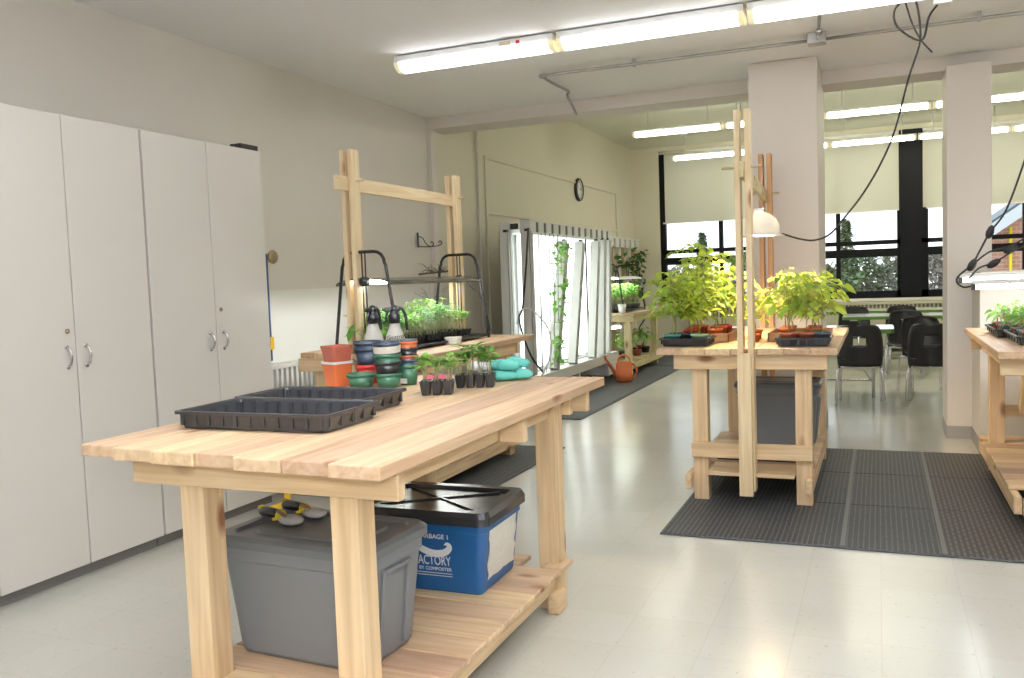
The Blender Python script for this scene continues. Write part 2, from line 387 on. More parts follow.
# ------------------------------------------------------------------ the room
XL, XR, YB, YM, YF = -4.1, 4.6, -3.0, 7.76, 15.6      # left wall, right wall, wall behind camera, beam line, window wall
HF, HB = 3.0, 3.64
struct('floor', B(XL - .1, XR + .1, YB - .1, YF + .3, -.12, 0), 'floor')
struct('wall_left', B(XL - .15, XL, YB - .1, YM + .1, 0, HF), 'wall')
struct('wall_left', B(XL - .15, XL, YM + .1, YF + .3, 0, HB), 'wall_back')
struct('wall_right', B(XR, XR + .15, YB - .1, YF + .3, 0, HB), 'wall')
struct('wall_rear', B(XL - .15, XR + .15, YB - .15, YB, 0, HF), 'wall')
struct('ceiling', B(XL - .15, XR + .15, YB - .15, YM + .02, HF, HF + .12), 'ceiling')
struct('ceiling', B(XL - .15, XR + .15, YM + .02, YF + .3, HB, HB + .12), 'ceiling_back')
struct('trim_1', B(XL, XR, YM, YM + .36, 2.885, HB), 'column')                               # beam
struct('trim_2', B(XL, -4.055, YM - .02, YM + .08, 0, 2.885), 'column')                         # pilaster at the beam end
struct('trim_3', B(XL, -4.088, 4.55, 7.738, 0.02, 1.36), 'wainscot', bevel=.003)               # pale lower wall
# columns
struct('trim_12', B(-.94, -.425, 7.2, 8.1, 0, HF - .001), 'column', bevel=.004)
b = MB().box(-.946, -.419, 7.194, 8.106, 0, .13); struct('baseboard_near_column', b, 'vinylbase')
struct('trim_13', B(.49, .80, 7.62, 8.12, 0, 2.9), 'column', bevel=.004)
struct('baseboard_far_column', B(.484, .806, 7.614, 8.126, 0, .10), 'vinylbase')
struct('wall_low', B(.665, XR, 7.06, 7.62, 0, 1.31), 'wall', bevel=.003)                        # low wall beside the column
struct('baseboard_right', B(.659, .9, 7.054, 7.61, 0, .10), 'vinylbase')
struct('baseboard_left', B(XL, XL + .012, 8.1, YF, 0, .10), 'vinylbase')
# window wall
SIL, WT = .86, 3.56
b = MB().box(XL, XR, YF, YF + .25, 0, SIL).box(XL, XR, YF, YF + .25, WT, HB).box(XL, -3.62, YF, YF + .25, SIL, WT).box(4.5, XR, YF, YF + .25, SIL, WT)
struct('wall_front', b, 'wall_back')
units = [(-3.62, -1.86, -2.55), (-1.56, .33, -.62), (.64, 2.55, 2.1), (2.85, 4.5, 3.7)]
for i, (x0, x1, xm) in enumerate(units):
    W = thing('window_%d' % (i + 1), 'window', 'window', ((x0 + x1) / 2, YF + .08, SIL)); W['kind'] = 'structure'
    del W['label']; del W['category']
    cx = (x0 + x1) / 2; a, c, m_ = x0 - cx, x1 - cx, xm - cx; H = WT - SIL
    f = MB().box(a, a + .10, -.05, .05, 0, H).box(c - .05, c, -.05, .05, 0, H).box(a, c, -.05, .05, 0, .12).box(a, c, -.05, .05, H - .06, H)
    f.box(m_ - .035, m_ + .035, -.045, .045, .12, H - .06)
    f.box(a, c, -.055, .05, .68, .81).box(a, c, -.05, .05, .88, .95)
    f.build('window_frame', 'blackframe', W)
    B(a + .02, c - .02, .0, .006, .05, H - .03).build('pane', 'glass', W)
for i in range(3):
    x0, x1 = units[i][1], units[i + 1][0]
    struct('trim_%d' % (i + 4), B(x0, x1, YF - .02, YF + .25, SIL, WT), 'blackframe')
struct('trim_14', B(-3.62, 4.5, YF - .06, YF + .02, SIL - .05, SIL), 'wainscot')

side = ['leftmost window', 'window behind the near column', 'window behind the right column', 'rightmost window']
for i, (x0, x1, xm) in enumerate(units):
    t = thing('roller_blind', 'pale green translucent roller blind half lowered over the ' + side[i], 'blind', ((x0 + x1) / 2, YF - .03, WT), 0, 'roller blinds on the tall windows')
    hw = (x1 - x0) / 2 - .02
    B(-hw + (.09 if i == 0 else .0), hw, -.002, .002, -1.26, -.03).build('blind_fabric', 'blind', t)
    B(-hw + .05, hw, -.008, .008, -1.285, -1.26).build('bottom_bar', 'whitemetal', t)
    MB().tube([(-hw, 0, -.03), (hw, 0, -.03)], .028, 10).build('roller', 'whitemetal', t)

# heater under the windows
t = thing('heater_cabinet', 'long cream heater cabinet with a slotted grille under the far windows', 'heater', (0.5, YF - .17, 0))
MB().box(-3.6, 3.9, -.12, .16, 0.05, .60).box(-3.6, 3.9, -.12, .16, .765, .80).box(-3.6, 3.9, .02, .16, .60, .765).build('casing', 'radiator_cream', t, bevel=.004)
g = MB()
for k in range(125): g.box(-3.55 + k * .06, -3.525 + k * .06, -.11, -.10, .60, .765)
g.build('grille', 'radiator_cream', t)
B(-3.6, 3.9, -.06, -.05, .60, .765).build('grille_shade', 'kick', t)  # dark backing sheet: shade behind the slots put into its colour

# ------------------------------------------------------------------ ceiling lights, conduit
def lamp(x, y, z, L, n, mt, label, grp, name='ceiling_light', drop=0, wd=.13):
    t = thing(name, label, 'ceiling light', (x, y, z), 0, grp)
    hh = .045 if not drop else .03
    B(0, L, -wd * .46, wd * .46, -hh, 0).build('housing', 'whitemetal', t)
    s_ = MB(); n_ = 8
    rg = [[Vector((xx, wd / 2 * math.cos(PI + PI * k / n_), -hh + .06 * math.sin(PI + PI * k / n_))) for k in range(n_ + 1)] for xx in (.035, L - .035)]
    s_.rings(rg, smooth=False).build('diffuser', mt, t)
    for xx in (0, L - .035):
        e = MB().rings([[Vector((xx + dx, (wd / 2 + .002) * math.cos(PI + PI * k / n_), -hh + .062 * math.sin(PI + PI * k / n_))) for k in range(n_ + 1)] for dx in (0, .035)], smooth=False)
        e.build('end_cap', 'lampend', t)
    if drop:
        for xx in (.2, L - .2):
            MB().tube([(xx, 0, 0), (xx, 0, drop)], .008, 6).lathe([(.05, drop - .02), (.05, drop)], (xx, 0, 0), 12).build('hanger_rod', 'whitemetal', t)
    return t
segs = [-3.17, -1.945, -.72, .505, 1.73]
nm = ['first', 'second', 'third', 'fourth', 'fifth']
for k, x in enumerate(segs):
    t = lamp(x, 5.62, HF - .012, 1.2, 6, 'diffuser', '%s fluorescent light from the left in the front ceiling row' % nm[k], 'front ceiling lights', wd=.17)
    if k == 0:
        B(.82, .90, -.084, -.076, -.04, -.012).build('sticker', 'sticker', t)
        B(.94, .965, -.084, -.076, -.038, -.015).build('indicator', 'red', t)
for k, x in enumerate(segs):  # two unseen rows, added to fill the front room with light
    lamp(x, 2.3, HF - .001, 1.2, 6, 'diffuser', '%s fluorescent light from the left in the unseen fill row added above the big workbench' % nm[k], 'added fill lights over the big workbench', wd=.17)
    lamp(x, -1.0, HF - .001, 1.2, 6, 'diffuser', '%s fluorescent light from the left in the unseen fill row added behind the camera' % nm[k], 'added fill lights at the rear', wd=.17)
for r_, (y, x0, rown) in enumerate(((11.75, -3.06, 'nearer'), (14.5, -3.12, 'farther'))):
    for k in range(6):
        lamp(x0 + 1.225 * k, y, 3.33, 1.2, 6, 'diffuser_back', '%s hanging light from the left in the %s row of the back room' % ((nm + ['sixth'])[k], rown), 'hanging lights of the %s row' % rown, drop=.31, wd=.12)

t = thing('conduit', 'grey metal conduit bent along the ceiling to a junction box', 'conduit', (-.385, 6.55, HF - .002))
z = -.04
MB().tube(smooth_path([(-.04, 0, z), (-1.2, -.01, z), (-1.98, -.02, z), (-2.04, .05, z), (-2.05, .3, z), (-2.04, .62, z), (-2.06, .66, z - .03), (-2.13, 1.0, z - .05), (-2.16, 1.19, z - .09)], 4), .012, 8).build('pipe', 'conduit', t)
MB().tube([(.04, 0, z), (.6, .0, z), (4.5, 0, z)], .012, 8).build('pipe', 'conduit', t)
B(-.06, .06, -.055, .055, -.07, 0).build('junction_box', 'steel', t, bevel=.004)
MB().tube([(.01, -.06, z), (.07, -.82, z - .01)], .011, 8).tube([(.015, -.3, z - .02), (.05, -.3, z - .02)], .02, 8).build('pipe_branch', 'conduit', t)
for xx in (-1.3, 1.0): MB().box(xx - .01, xx + .01, -.016, .016, z - .015, -.002).build('strap', 'conduit', t)

t = thing('outlet_box', 'small white outlet box on the ceiling with a black plug', 'outlet box', (.36, 5.87, HF))
B(-.05, .05, -.05, .05, -.10, 0).build('housing', 'whiteplastic', t, bevel=.006)
B(-.02, .02, -.056, -.05, -.08, -.04).build('socket', 'dark', t)

# ------------------------------------------------------------------ cables
tag(MB().tube(smooth_path([(.33, 5.85, 2.90), (.29, 5.95, 2.86), (.25, 6, 2.74), (.12, 5.98, 2.83), (.10, 5.97, 2.93), (.16, 5.97, 2.985), (.22, 5.98, 2.97), (.245, 6, 2.8), (.235, 6, 2.70), (.175, 6, 2.511), (.099, 6, 2.215), (.012, 6, 2.007), (-.094, 6, 1.828), (-.196, 6, 1.696), (-.287, 6, 1.593), (-.379, 6, 1.559), (-.471, 6, 1.571), (-.585, 6.02, 1.612)]), .0065, 6)
    .tube(smooth_path([(.16, 6.0, 2.99), (.2, 6.01, 2.85), (.25, 6, 2.74), (.31, 6, 2.66)]), .005, 6)
    .build('power_cord', 'cord'), 'black power cord looped at the ceiling and swooping down to the dome lamp', 'cord')
t = thing('extension_cord', 'black cord with plugs hanging down to the shelf lamp on the right', 'cord', (.64, 6.2, 1.56))
MB().tube(smooth_path([(.42, 0, 1.40), (.30, 0, .85), (.184, 0, .418), (.088, 0, .133), (.0, 0, 0), (-.055, 0, -.11), (-.10, 0, -.195), (-.17, 0, -.26), (-.185, 0, -.30), (-.15, -.02, -.335), (-.10, -.03, -.33)]), .006, 6).build('cable', 'cord', t)
MB().tube(smooth_path([(-.09, 0, -.19), (.0, 0, -.12), (.12, 0, -.085), (.3, .1, .02)]), .006, 6).tube(smooth_path([(.20, 0, -.08), (.1, 0, -.14), (.02, 0, -.19), (-.06, 0, -.22), (-.12, 0, -.29)]), .006, 6).build('cable', 'cord', t)
for (px, pz, a) in ((.0, .0, .3), (-.10, -.2, .5), (.11, -.11, 1.1), (.02, -.195, 1.0)):
    MB().lathe([(.008, -.04), (.02, -.025), (.024, .0), (.018, .03), (.007, .045)], n=10, mtx=Matrix.Translation((px, 0, pz)) @ Matrix.Rotation(a, 4, 'Y')).build('plug', 'cord', t)

# ------------------------------------------------------------------ cabinets
for k, (y0, y1, lab) in enumerate(((1.60, 2.56, 'tall beige double door cabinet running out of the left edge of the picture'),
                                   (2.57, 3.525, 'tall beige double door cabinet at the left edge, facing the workbench end'),
                                   (3.535, 4.50, 'tall beige double door cabinet farthest along the wall, beside the radiator'))):
    t = thing('storage_cabinet', lab, 'cabinet', (-3.56, y0, 0), 0, 'tall beige cabinets along the left wall')
    L = y1 - y0; h = 2.232
    MB().box(-.53, -.022, 0, L, .065, h).build('carcass', 'cabinet', t, bevel=.003)
    B(-.5, -.06, 0.0, L, 0, .065).build('kick_plate', 'kick', t)
    for j in (0, 1):
        d = B(-.02, 0, .003 + j * L / 2, L / 2 * (j + 1) - .003, .067, h - .002).build('door', 'cabinet', t, bevel=.002)
        yy = L / 2 + (-.055 if j == 0 else .055)
        hd = MB().tube(smooth_path([(0, yy, 1.035), (.022, yy, 1.05), (.03, yy, 1.083), (.022, yy, 1.115), (0, yy, 1.13)], 4), .0065, 8)
        for zz in (1.035, 1.13): hd.lathe([(.011, 0), (.011, .004)], n=10, mtx=Matrix.Translation((0, yy, zz)) @ Matrix.Rotation(PI / 2, 4, 'Y'))
        hd.build('handle', 'chrome', d)
    lk = MB().lathe([(.012, 0), (.012, .006), (.004, .007)], n=12, mtx=Matrix.Translation((0, L / 2 - .045 if k < 2 else L / 2 + .045, 1.205 if k < 2 else 1.262)) @ Matrix.Rotation(PI / 2, 4, 'Y'))
    lk.build('lock', 'brass', t)
tag(B(-3.62, -3.57, 4.33, 4.49, 2.232, 2.262).box(-3.60, -3.575, 4.27, 4.33, 2.232, 2.25).build('hinge_bracket', 'dark'), 'small dark bracket lying on top of the farthest cabinet', 'bracket')

# radiator along the left wall
t = thing('radiator', 'white finned radiator low on the left wall beyond the cabinets', 'radiator', (-4.02, 4.56, 0))
B(-.06, .08, 0, 2.6, .80, .83).box(-.066, -.05, 0, 2.6, .2, .8).build('top_ledge', 'radiator', t, bevel=.003)
B(-.05, .0, 0, 2.6, .2, .8).build('recess', 'dark', t)
f = MB()
for k in range(44): f.box(.0, .07, .01 + k * .058, .04 + k * .058, .2, .80)
f.build('fins', 'radiator', t, bevel=.003)

# valve and pipe
t = thing('gate_valve', 'brass valve wheel on a blue pipe beside the farthest cabinet', 'valve', (-4.0, 5.08, .86))
MB().tube([(-.0, -.03, 0), (0, -.03, .76)], .014, 8).build('pipe', 'bluepipe', t)
MB().lathe([(.045, 0), (.05, .01), (.045, .02), (.02, .025)], n=20, mtx=Matrix.Translation((.03, .0, .737)) @ Matrix.Rotation(PI / 2, 4, 'Y')).tube([(-.08, 0, .737), (.03, 0, .737)], .012, 8).build('wheel', 'brass', t)
B(-.02, .02, -.05, -.01, .08, .17).build('bracket', 'yellow', t)

# wall mouldings of the closed-off opening, clock
struct('trim_7', B(XL, XL + .02, 9.1, 14.45, 2.75, 2.79), 'wall_back', bevel=.006)
struct('trim_8', B(XL, XL + .02, 9.08, 9.13, 0.1, 2.79), 'wall_back', bevel=.006)
struct('trim_9', B(XL, XL + .02, 14.42, 14.47, 0.1, 2.79), 'wall_back', bevel=.006)
struct('trim_10', B(XL, XL + .015, 9.13, 14.42, 2.13, 2.155), 'wall_back', bevel=.004)
struct('trim_11', MB().tube([(XL + .02, 8.87, 0), (XL + .02, 8.87, HB)], .014, 8), 'column')
t = thing('wall_clock', 'round white wall clock with a black rim high on the left wall', 'clock', (XL, 12.42, 2.67))
RY = Matrix.Rotation(PI / 2, 4, 'Y')
MB().lathe([(.165, 0), (.172, .02), (.165, .045), (.15, .05), (.148, .035)], n=40, mtx=RY, cap1=False).build('rim', 'blackplastic', t)
MB().lathe([(.149, .03), (.149, .034)], n=40, mtx=RY).build('face', 'clockface', t)
ti = MB()
for k in range(12):
    a = k * PI / 6; ti.box(.034, .036, -.004, .004, .115, .138, mtx=Matrix.Rotation(a, 4, 'X'))
ti.build('hour_marks', 'dark', t)
B(.036, .038, -.004, .004, -.02, .085, mtx=Matrix.Rotation(1.0, 4, 'X')).build('hour_hand', 'dark', t)
B(.038, .040, -.003, .003, -.02, .12, mtx=Matrix.Rotation(-1.3, 4, 'X')).build('minute_hand', 'dark', t)

# ------------------------------------------------------------------ rubber mats
def rmat(x0, x1, y0, y1, lab, mt='rubber', h=.012, cols=0, brown=None):
    t = thing('floor_mat', lab, 'mat', (x0, y0, 0))
    W_, L_ = x1 - x0, y1 - y0
    t2 = MB().box(0, W_, 0, L_, .001, h * .8)
    t2.build('mat_edge', 'rubber_plain', t, bevel=.004)
    if cols:
        xs = [0, .45, .905, 1.36, 1.80, 2.2, W_]
        for i in range(cols):
            for j in range(3):
                B(xs[i] + .008, xs[i + 1] - .008, j * L_ / 3 + .01, (j + 1) * L_ / 3 - .004, .002, h).build('mat_tile', 'rubber_lamplit' if brown and i >= brown else mt, t, bevel=.003)
    else: B(.03, W_ - .03, .03, L_ - .03, .002, h).build('mat_surface', mt, t)
    return t
m_ = mat('matseam', (0.17, 0.175, 0.165), .6)
t = rmat(-1.08, 1.55, 4.47, 6.97, 'large black ribbed rubber mat of joined tiles under the two right benches', cols=6, brown=3)
for xx in (.905, 1.36): B(xx - .011, xx + .011, .02, 2.48, .004, .0135).build('mat_joint', 'matseam', t)
rmat(-3.95, -2.35, 4.7, 6.6, 'dark rubber mat on the floor under the bench by the left wall', 'rubber_plain')
rmat(-4.05, -2.66, 7.95, 12.85, 'long dark rubber mat in front of the white grow towers', 'rubber_plain')
rmat(-4.05, -2.66, 12.88, 15.3, 'dark rubber mat in the far left corner below the windows', 'rubber_plain')

# ------------------------------------------------------------------ wooden benches
def bench(name, lab, X0, X1, Y0, Y1, top=.90, wood_='cedar', planks=8, leg_y=(.1, None), leg_x=(.3, .05), shelf=None, shelf_z=.2, front='apron', braces=True, group=None, cross_low=None, legs=None, skew=0, apron_x=None, jag=0.012):
    cx = (X0 + X1) / 2; t = thing(name, lab, 'workbench', (cx, Y0, 0), 0, group)
    W_, L_ = X1 - X0, Y1 - Y0; hw = W_ / 2; th = .038
    tp = MB(); pw = W_ / planks
    for i in range(planks):
        j0 = R.uniform(-jag, jag) + skew * (1 - i / (planks - 1))
        tp.box(-hw + i * pw + .0012, -hw + (i + 1) * pw - .0012, j0, L_ + R.uniform(-jag, jag), top - th + R.uniform(-.0015, .001), top)
    tp.build('tabletop', wood_, t, bevel=.004, seg=2)
    ax0, ax1 = -hw + leg_x[0], hw - leg_x[1]; ly0, ly1 = leg_y[0], L_ - (leg_y[1] if leg_y[1] is not None else leg_y[0])
    za = top - th - .089
    apx = apron_x or (ax0 - .1, ax1 + leg_x[1] * .6)
    B(apx[0], apx[1], ly0 - .04, ly0 - .002, za, top - th).build('apron', wood_, t, bevel=.003)
    B(ax0 - .1, ax1 + leg_x[1] * .6, ly1 + .002, ly1 + .04, za, top - th).build('apron', wood_, t, bevel=.003)
    for x in (ax0 - .002, ax1 + .002):
        sx_ = -1 if x < 0 else 1
        B(min(x, x + .038 * sx_), max(x, x + .038 * sx_), ly0, ly1, za, top - th).build('side_rail', wood_, t, bevel=.003)
    for (x, y) in (legs or [(ax0, ly0), (ax1 - .089, ly0), (ax0, ly1 - .089), (ax1 - .089, ly1 - .089)]):
        B(x, x + .089, y, y + .089, .002, top - th - .001).build('leg', 'cedar' if wood_ == 'cedar' else wood_, t, bevel=.003)
    if shelf:
        sx0, sx1, sy0, sy1 = shelf; n = max(2, int((sy1 - sy0) / .142)); pp = (sy1 - sy0) / n; sh = MB()
        rx0, rx1 = max(sx0 + .005, ax0 - .046), min(sx1 - .002, ax1 + .046)
        for i in range(n):
            ya, yb = sy0 + i * pp + .003, sy0 + (i + 1) * pp - .003
            # boards notch round the legs
            hit = any(ya < yy + .1 and yb > yy - .1 for yy in (ly0, ly1))
            a_, c_ = (ax0 + .092, ax1 - .092) if (ya < ly0 + .089 and yb > ly0) or (ya < ly1 and yb > ly1 - .089) else (sx0, sx1)
            sh.box(a_, c_, ya, yb, shelf_z - .022, shelf_z + R.uniform(-.001, .001))
            if a_ != sx0 and rx1 > ax1:
                sh.box(ax1 + .002, sx1, ya, yb, shelf_z - .022, shelf_z)
        sh.build('shelf', wood_, t, bevel=.003)
        for x in (rx0, rx1 - .038):
            B(x, x + .038, sy0, sy1, shelf_z - .111, shelf_z - .0225).build('shelf_rail', wood_, t, bevel=.003)
        if not cross_low: B(rx0 + .04, rx1 - .04, ly0 - .04, ly0 - .002, shelf_z - .111, shelf_z - .023).build('shelf_crosspiece', wood_, t, bevel=.003)
    if cross_low: B(ax0 - .005, ax1 + .005, ly0 - .04, ly0 - .002, cross_low, cross_low + .089).build('shelf_crosspiece', wood_, t, bevel=.003)
    return t, cx
# big workbench
T1, c1 = bench('workbench', 'big cedar workbench in the foreground holding black trays and pots', -2.20, -1.12, 1.80, 3.69, top=.93, leg_y=(.19, .29), leg_x=(.26, .165), planks=7,
               shelf=(-.32, .47, .0, 1.59), shelf_z=.2, legs=[(-.28, .19), (.255, .19), (-.25, 1.51), (.35, 1.51)], skew=.065, apron_x=(-.42, .50))
B(.42, .515, 1.705, 1.743, .803, .892).build('apron', 'cedar', T1, bevel=.003)
B(.42, .515, .99, 1.028, .803, .892).build('apron', 'cedar', T1, bevel=.003)
B(.40, .45, 1.46, 1.55, .003, .088).build('foot_block', 'cedar', T1, bevel=.003)

def rack(parent, px, yn, yf, zb_f, ztop, wn='pine', wf='pine', wb='pine', dx_far=0, front_low=True, zbeam=1.94, zoff=.0, front_stub=.06):
    s = .019
    for sg in (-1, 1):
        B(px + sg * .029 - .016, px + sg * .029 + .016, yn, yn + .089, zb_f, ztop).build('upright', wn, parent, bevel=.002)
        B(px + dx_far + sg * .031 - .017, px + dx_far + sg * .031 + .017, yf, yf + .089, zoff, ztop - .02).build('upright', wf, parent, bevel=.002)
    mt_ = Matrix.Translation((px, yn, 0)) @ Matrix.Rotation(-math.atan2(dx_far, yf - yn), 4, 'Z')
    B(-.0125, .0125, -front_stub, yf - yn + .12, zbeam - .045, zbeam + .044, mtx=mt_).build('crossbeam', wb, parent, bevel=.002)
    for (x, y) in ((px, yn + .045), (px + dx_far, yf + .045)):
        MB().tube([(x - .12, y, zbeam + .02), (x + .10, y, zbeam + .02)], .008, 6).build('peg', wb, parent)
    if front_low: B(px - .042, px + .034, yn - .038, yn - .001, .08, .905).build('post', wn, parent, bevel=.002)

# bench on the ribbed mat, with its lamp rack
T2, c2 = bench('workbench', 'pine and cedar bench on the ribbed mat with tall twin posts', -1.235, -.21, 5.12, 6.97, top=.93, leg_y=(.10, .34), leg_x=(.195, .15), planks=7, wood_='cedar',
               shelf=(-.36, .37, .02, 1.52), shelf_z=.20, cross_low=.275)
rack(T2, -.708 - c2, -.01, 1.85, .10, 2.285, 'pine', 'redcedar', 'greenpine', dx_far=-.09, zbeam=1.945, zoff=.03)
# bench at left wall
T3, c3 = bench('workbench', 'cedar bench against the left wall under the black light stand', -3.64, -2.57, 4.66, 6.57, top=.93, skew=.24, leg_y=(.26, .30), leg_x=(.10, .085), planks=8,
               shelf=(-.48, .50, .1, 1.75), shelf_z=.2)
rack(T3, -3.135 - c3, .14, 1.66, .06, 2.24, dx_far=-.02, zbeam=2.025, front_low=False, zoff=.932, front_stub=.13)
# far bench
T4, c4 = bench('workbench', 'pine bench with plants in the far left corner by the watering can', -4.0, -3.06, 11.55, 13.75, top=.87, leg_y=(.14, .45), leg_x=(.1, .1), planks=6, wood_='greenpine',
               shelf=(-.42, .40, .05, 1.95), shelf_z=.2)
# right bench
T5, c5 = bench('workbench', 'cedar bench at the right edge of the picture beneath the shelf lamp', .54, 1.62, 4.89, 6.75, top=.93, leg_y=(.12, .25), leg_x=(.12, .1), planks=8,
               shelf=(-.46, .5, .12, 1.80), shelf_z=.2, legs=[(-.28, .14), (.35, .14), (-.42, 1.52), (.35, 1.52)])
B(-.40, .4, 1.62, 1.658, .36, .43).build('stretcher', 'cedar', T5, bevel=.003)
B(-.02, .02, -.045, .045, 0, .30, mtx=Matrix.Translation((-.30, 1.0, .50)) @ Matrix.Rotation(.6, 4, 'X')).build('brace', 'cedar', T5, bevel=.003)

# ------------------------------------------------------------------ plant builders
def tomato(h, spread, seed, n=8, leafL=.052, mats=('stem', 'leaf_lime'), root=None, z0=0, lobes=2):
    rr = random.Random(seed); st = MB(); lf = MB()
    lean = Vector((rr.uniform(-.1, .1), rr.uniform(-.1, .1), 1)); top = lean * h
    pts = [Vector((0, 0, z0)) + lean * h * k / 5 + Vector((rr.uniform(-.006, .006), rr.uniform(-.006, .006), 0)) * (k > 0) for k in range(6)]
    st.tube(pts, .0042, 6, r2=.002)
    for i in range(n):
        f = .22 + .78 * (i + rr.random() * .6) / n; f = min(f, 1)
        b0 = pts[0] + (pts[-1] - pts[0]) * f; a = i * 2.4 + rr.uniform(-.5, .5)
        ln = spread * (1.0 - .35 * abs(f - .6)) * rr.uniform(.75, 1.15); d = Vector((math.cos(a), math.sin(a), rr.uniform(.5, 1.2)))
        P = [b0]; 
        for k in range(1, 5): P.append(b0 + Vector((d.x, d.y, d.z * (1 - .18 * k))) * ln * k / 4)
        st.tube(P, .0018, 4, r2=.001)
        for k in range(1, 5):
            for sg in ((-1, 1) if k < 4 else (0,)):
                dd = (P[k] - P[k - 1]).normalized(); sd = dd.cross(Vector((0, 0, 1))).normalized()
                q = (dd * (.55 if sg else 1) + sd * sg * .9 + Vector((0, 0, rr.uniform(-.15, .2))))
                L = leafL * rr.uniform(.75, 1.2) * (1.25 if k == 4 else 1) * (.75 if k == 1 else 1)
                lf.leaf(P[k] + sd * sg * .006, q, L, L * .68, droop=rr.uniform(.1, .6), fold=rr.uniform(.1, .4), roll=rr.uniform(-1.1, 1.1))
    return st, lf
def broadleaf(h, spread, seed, n=9, leafL=.08):
    rr = random.Random(seed); st = MB(); lf = MB()
    pts = [Vector((0, 0, 0)) + Vector((rr.uniform(-.01, .01), rr.uniform(-.01, .01), h * k / 4)) for k in range(5)]
    st.tube(pts, .004, 6, r2=.002)
    for i in range(n):
        f = .3 + .7 * i / (n - 1); b0 = pts[0].lerp(pts[-1], f); a = i * 2.4 + rr.uniform(-.4, .4)
        d = Vector((math.cos(a), math.sin(a), rr.uniform(.3, .9))); ln = spread * rr.uniform(.4, .8); e = b0 + d * ln
        st.tube([b0, e], .0016, 4)
        L = leafL * rr.uniform(.7, 1.15) * (1.1 - .3 * f)
        lf.leaf(e, Vector((d.x, d.y, d.z * .5)), L, L * .74, droop=rr.uniform(.3, 1.1), fold=rr.uniform(.1, .4), roll=rr.uniform(-1.0, 1.0))
    return st, lf
def seedling(mbs, mbl, x, y, z, h, rr, L=.03, n=4):
    lean = Vector((rr.uniform(-.2, .2), rr.uniform(-.2, .2), 1)); p0 = Vector((x, y, z)); p1 = p0 + lean * h
    mbs.tube([p0, p0.lerp(p1, .5) + Vector((rr.uniform(-.004, .004), 0, 0)), p1], .0018, 5)
    a0 = rr.uniform(0, 6.28)
    for k in range(n):
        a = a0 + k * 2 * PI / n + rr.uniform(-.3, .3)
        b = p0.lerp(p1, 1 if k < 3 else rr.uniform(.6, .95))
        mbl.leaf(b, (math.cos(a), math.sin(a), rr.uniform(.1, .8)), L * rr.uniform(.7, 1.2), L * .5, droop=rr.uniform(.1, .5))

def pot_mb(r, h, sq=None, rim=.006, n=20):
    return MB().lathe([(r * .76, 0), (r * .95, h * .8), (r + rim * .3, h * .8), (r + rim * .6, h), (r - .002, h), (r * .9, h * .86)], n=n, sq=sq, cap1=False, smooth=not sq)
def potted(name, lab, cat, loc, r, h, potmat, plant, leafmat, group=None, rz=0, sq=None, stemmat='stem', rough=0):
    t = thing(name, lab, cat, loc, rz, group)
    pot_mb(r, h, sq).build('pot', potmat, t)
    MB().lathe([(r * .9, h * .84), (r * .5, h * .88)], n=16, sq=sq).build('soil', 'soil', t)
    st, lf = plant
    st.build('stem', stemmat, t, loc=(0, 0, h * .86)); lf.build('foliage', leafmat, t, loc=(0, 0, h * .86))
    return t
def tray_thing(name, lab, L, W, H, loc, rz=0, group=None, mt='trayplastic', ribs=11, cat='tray'):
    t = thing(name, lab, cat, loc, rz, group)
    b = MB(); hx, hy = L / 2, W / 2
    b.rrect([(hx - .018, hy - .018, .015, .001), (hx - .006, hy - .006, .018, H - .008), (hx + .004, hy + .004, .02, H - .010), (hx + .004, hy + .004, .02, H), (hx - .006, hy - .006, .018, H), (hx - .010, hy - .010, .018, H - .004), (hx - .021, hy - .021, .015, .004)])
    b.build('tray_shell', mt, t)
    rb = MB()
    for i in range(ribs):
        x = -hx + L * (i + .5) / ribs
        for sg in (-1, 1):
            rb.box(x - .006, x + .006, sg * (hy - .024) - .003, sg * (hy - .024) + .004, .004, H - .012, mtx=None)
            rb.box(x - .006, x + .006, sg * (hy - .009) - .004, sg * (hy - .009) + .002, .012, H - .010)
    for i in range(5):
        y = -hy + W * (i + .5) / 5
        for sg in (-1, 1):
            rb.box(sg * (hx - .024) - .003, sg * (hx - .024) + .004, y - .006, y + .006, .004, H - .012)
            rb.box(sg * (hx - .009) - .004, sg * (hx - .009) + .002, y - .006, y + .006, .012, H - .010)
    rb.build('ribs', mt, t)
    return t

# ------------------------------------------------------------------ things on the big workbench (top 0.90)
ZT = .932
tray_thing('seed_tray', 'empty black plastic tray at the front of the big workbench', .58, .32, .058, (-1.810, 2.312, ZT), .02, 'empty black trays')
tray_thing('seed_tray', 'empty black plastic tray behind the front one, partly hidden by it', .54, .30, .058, (-1.868, 2.631, ZT), .01, 'empty black trays')

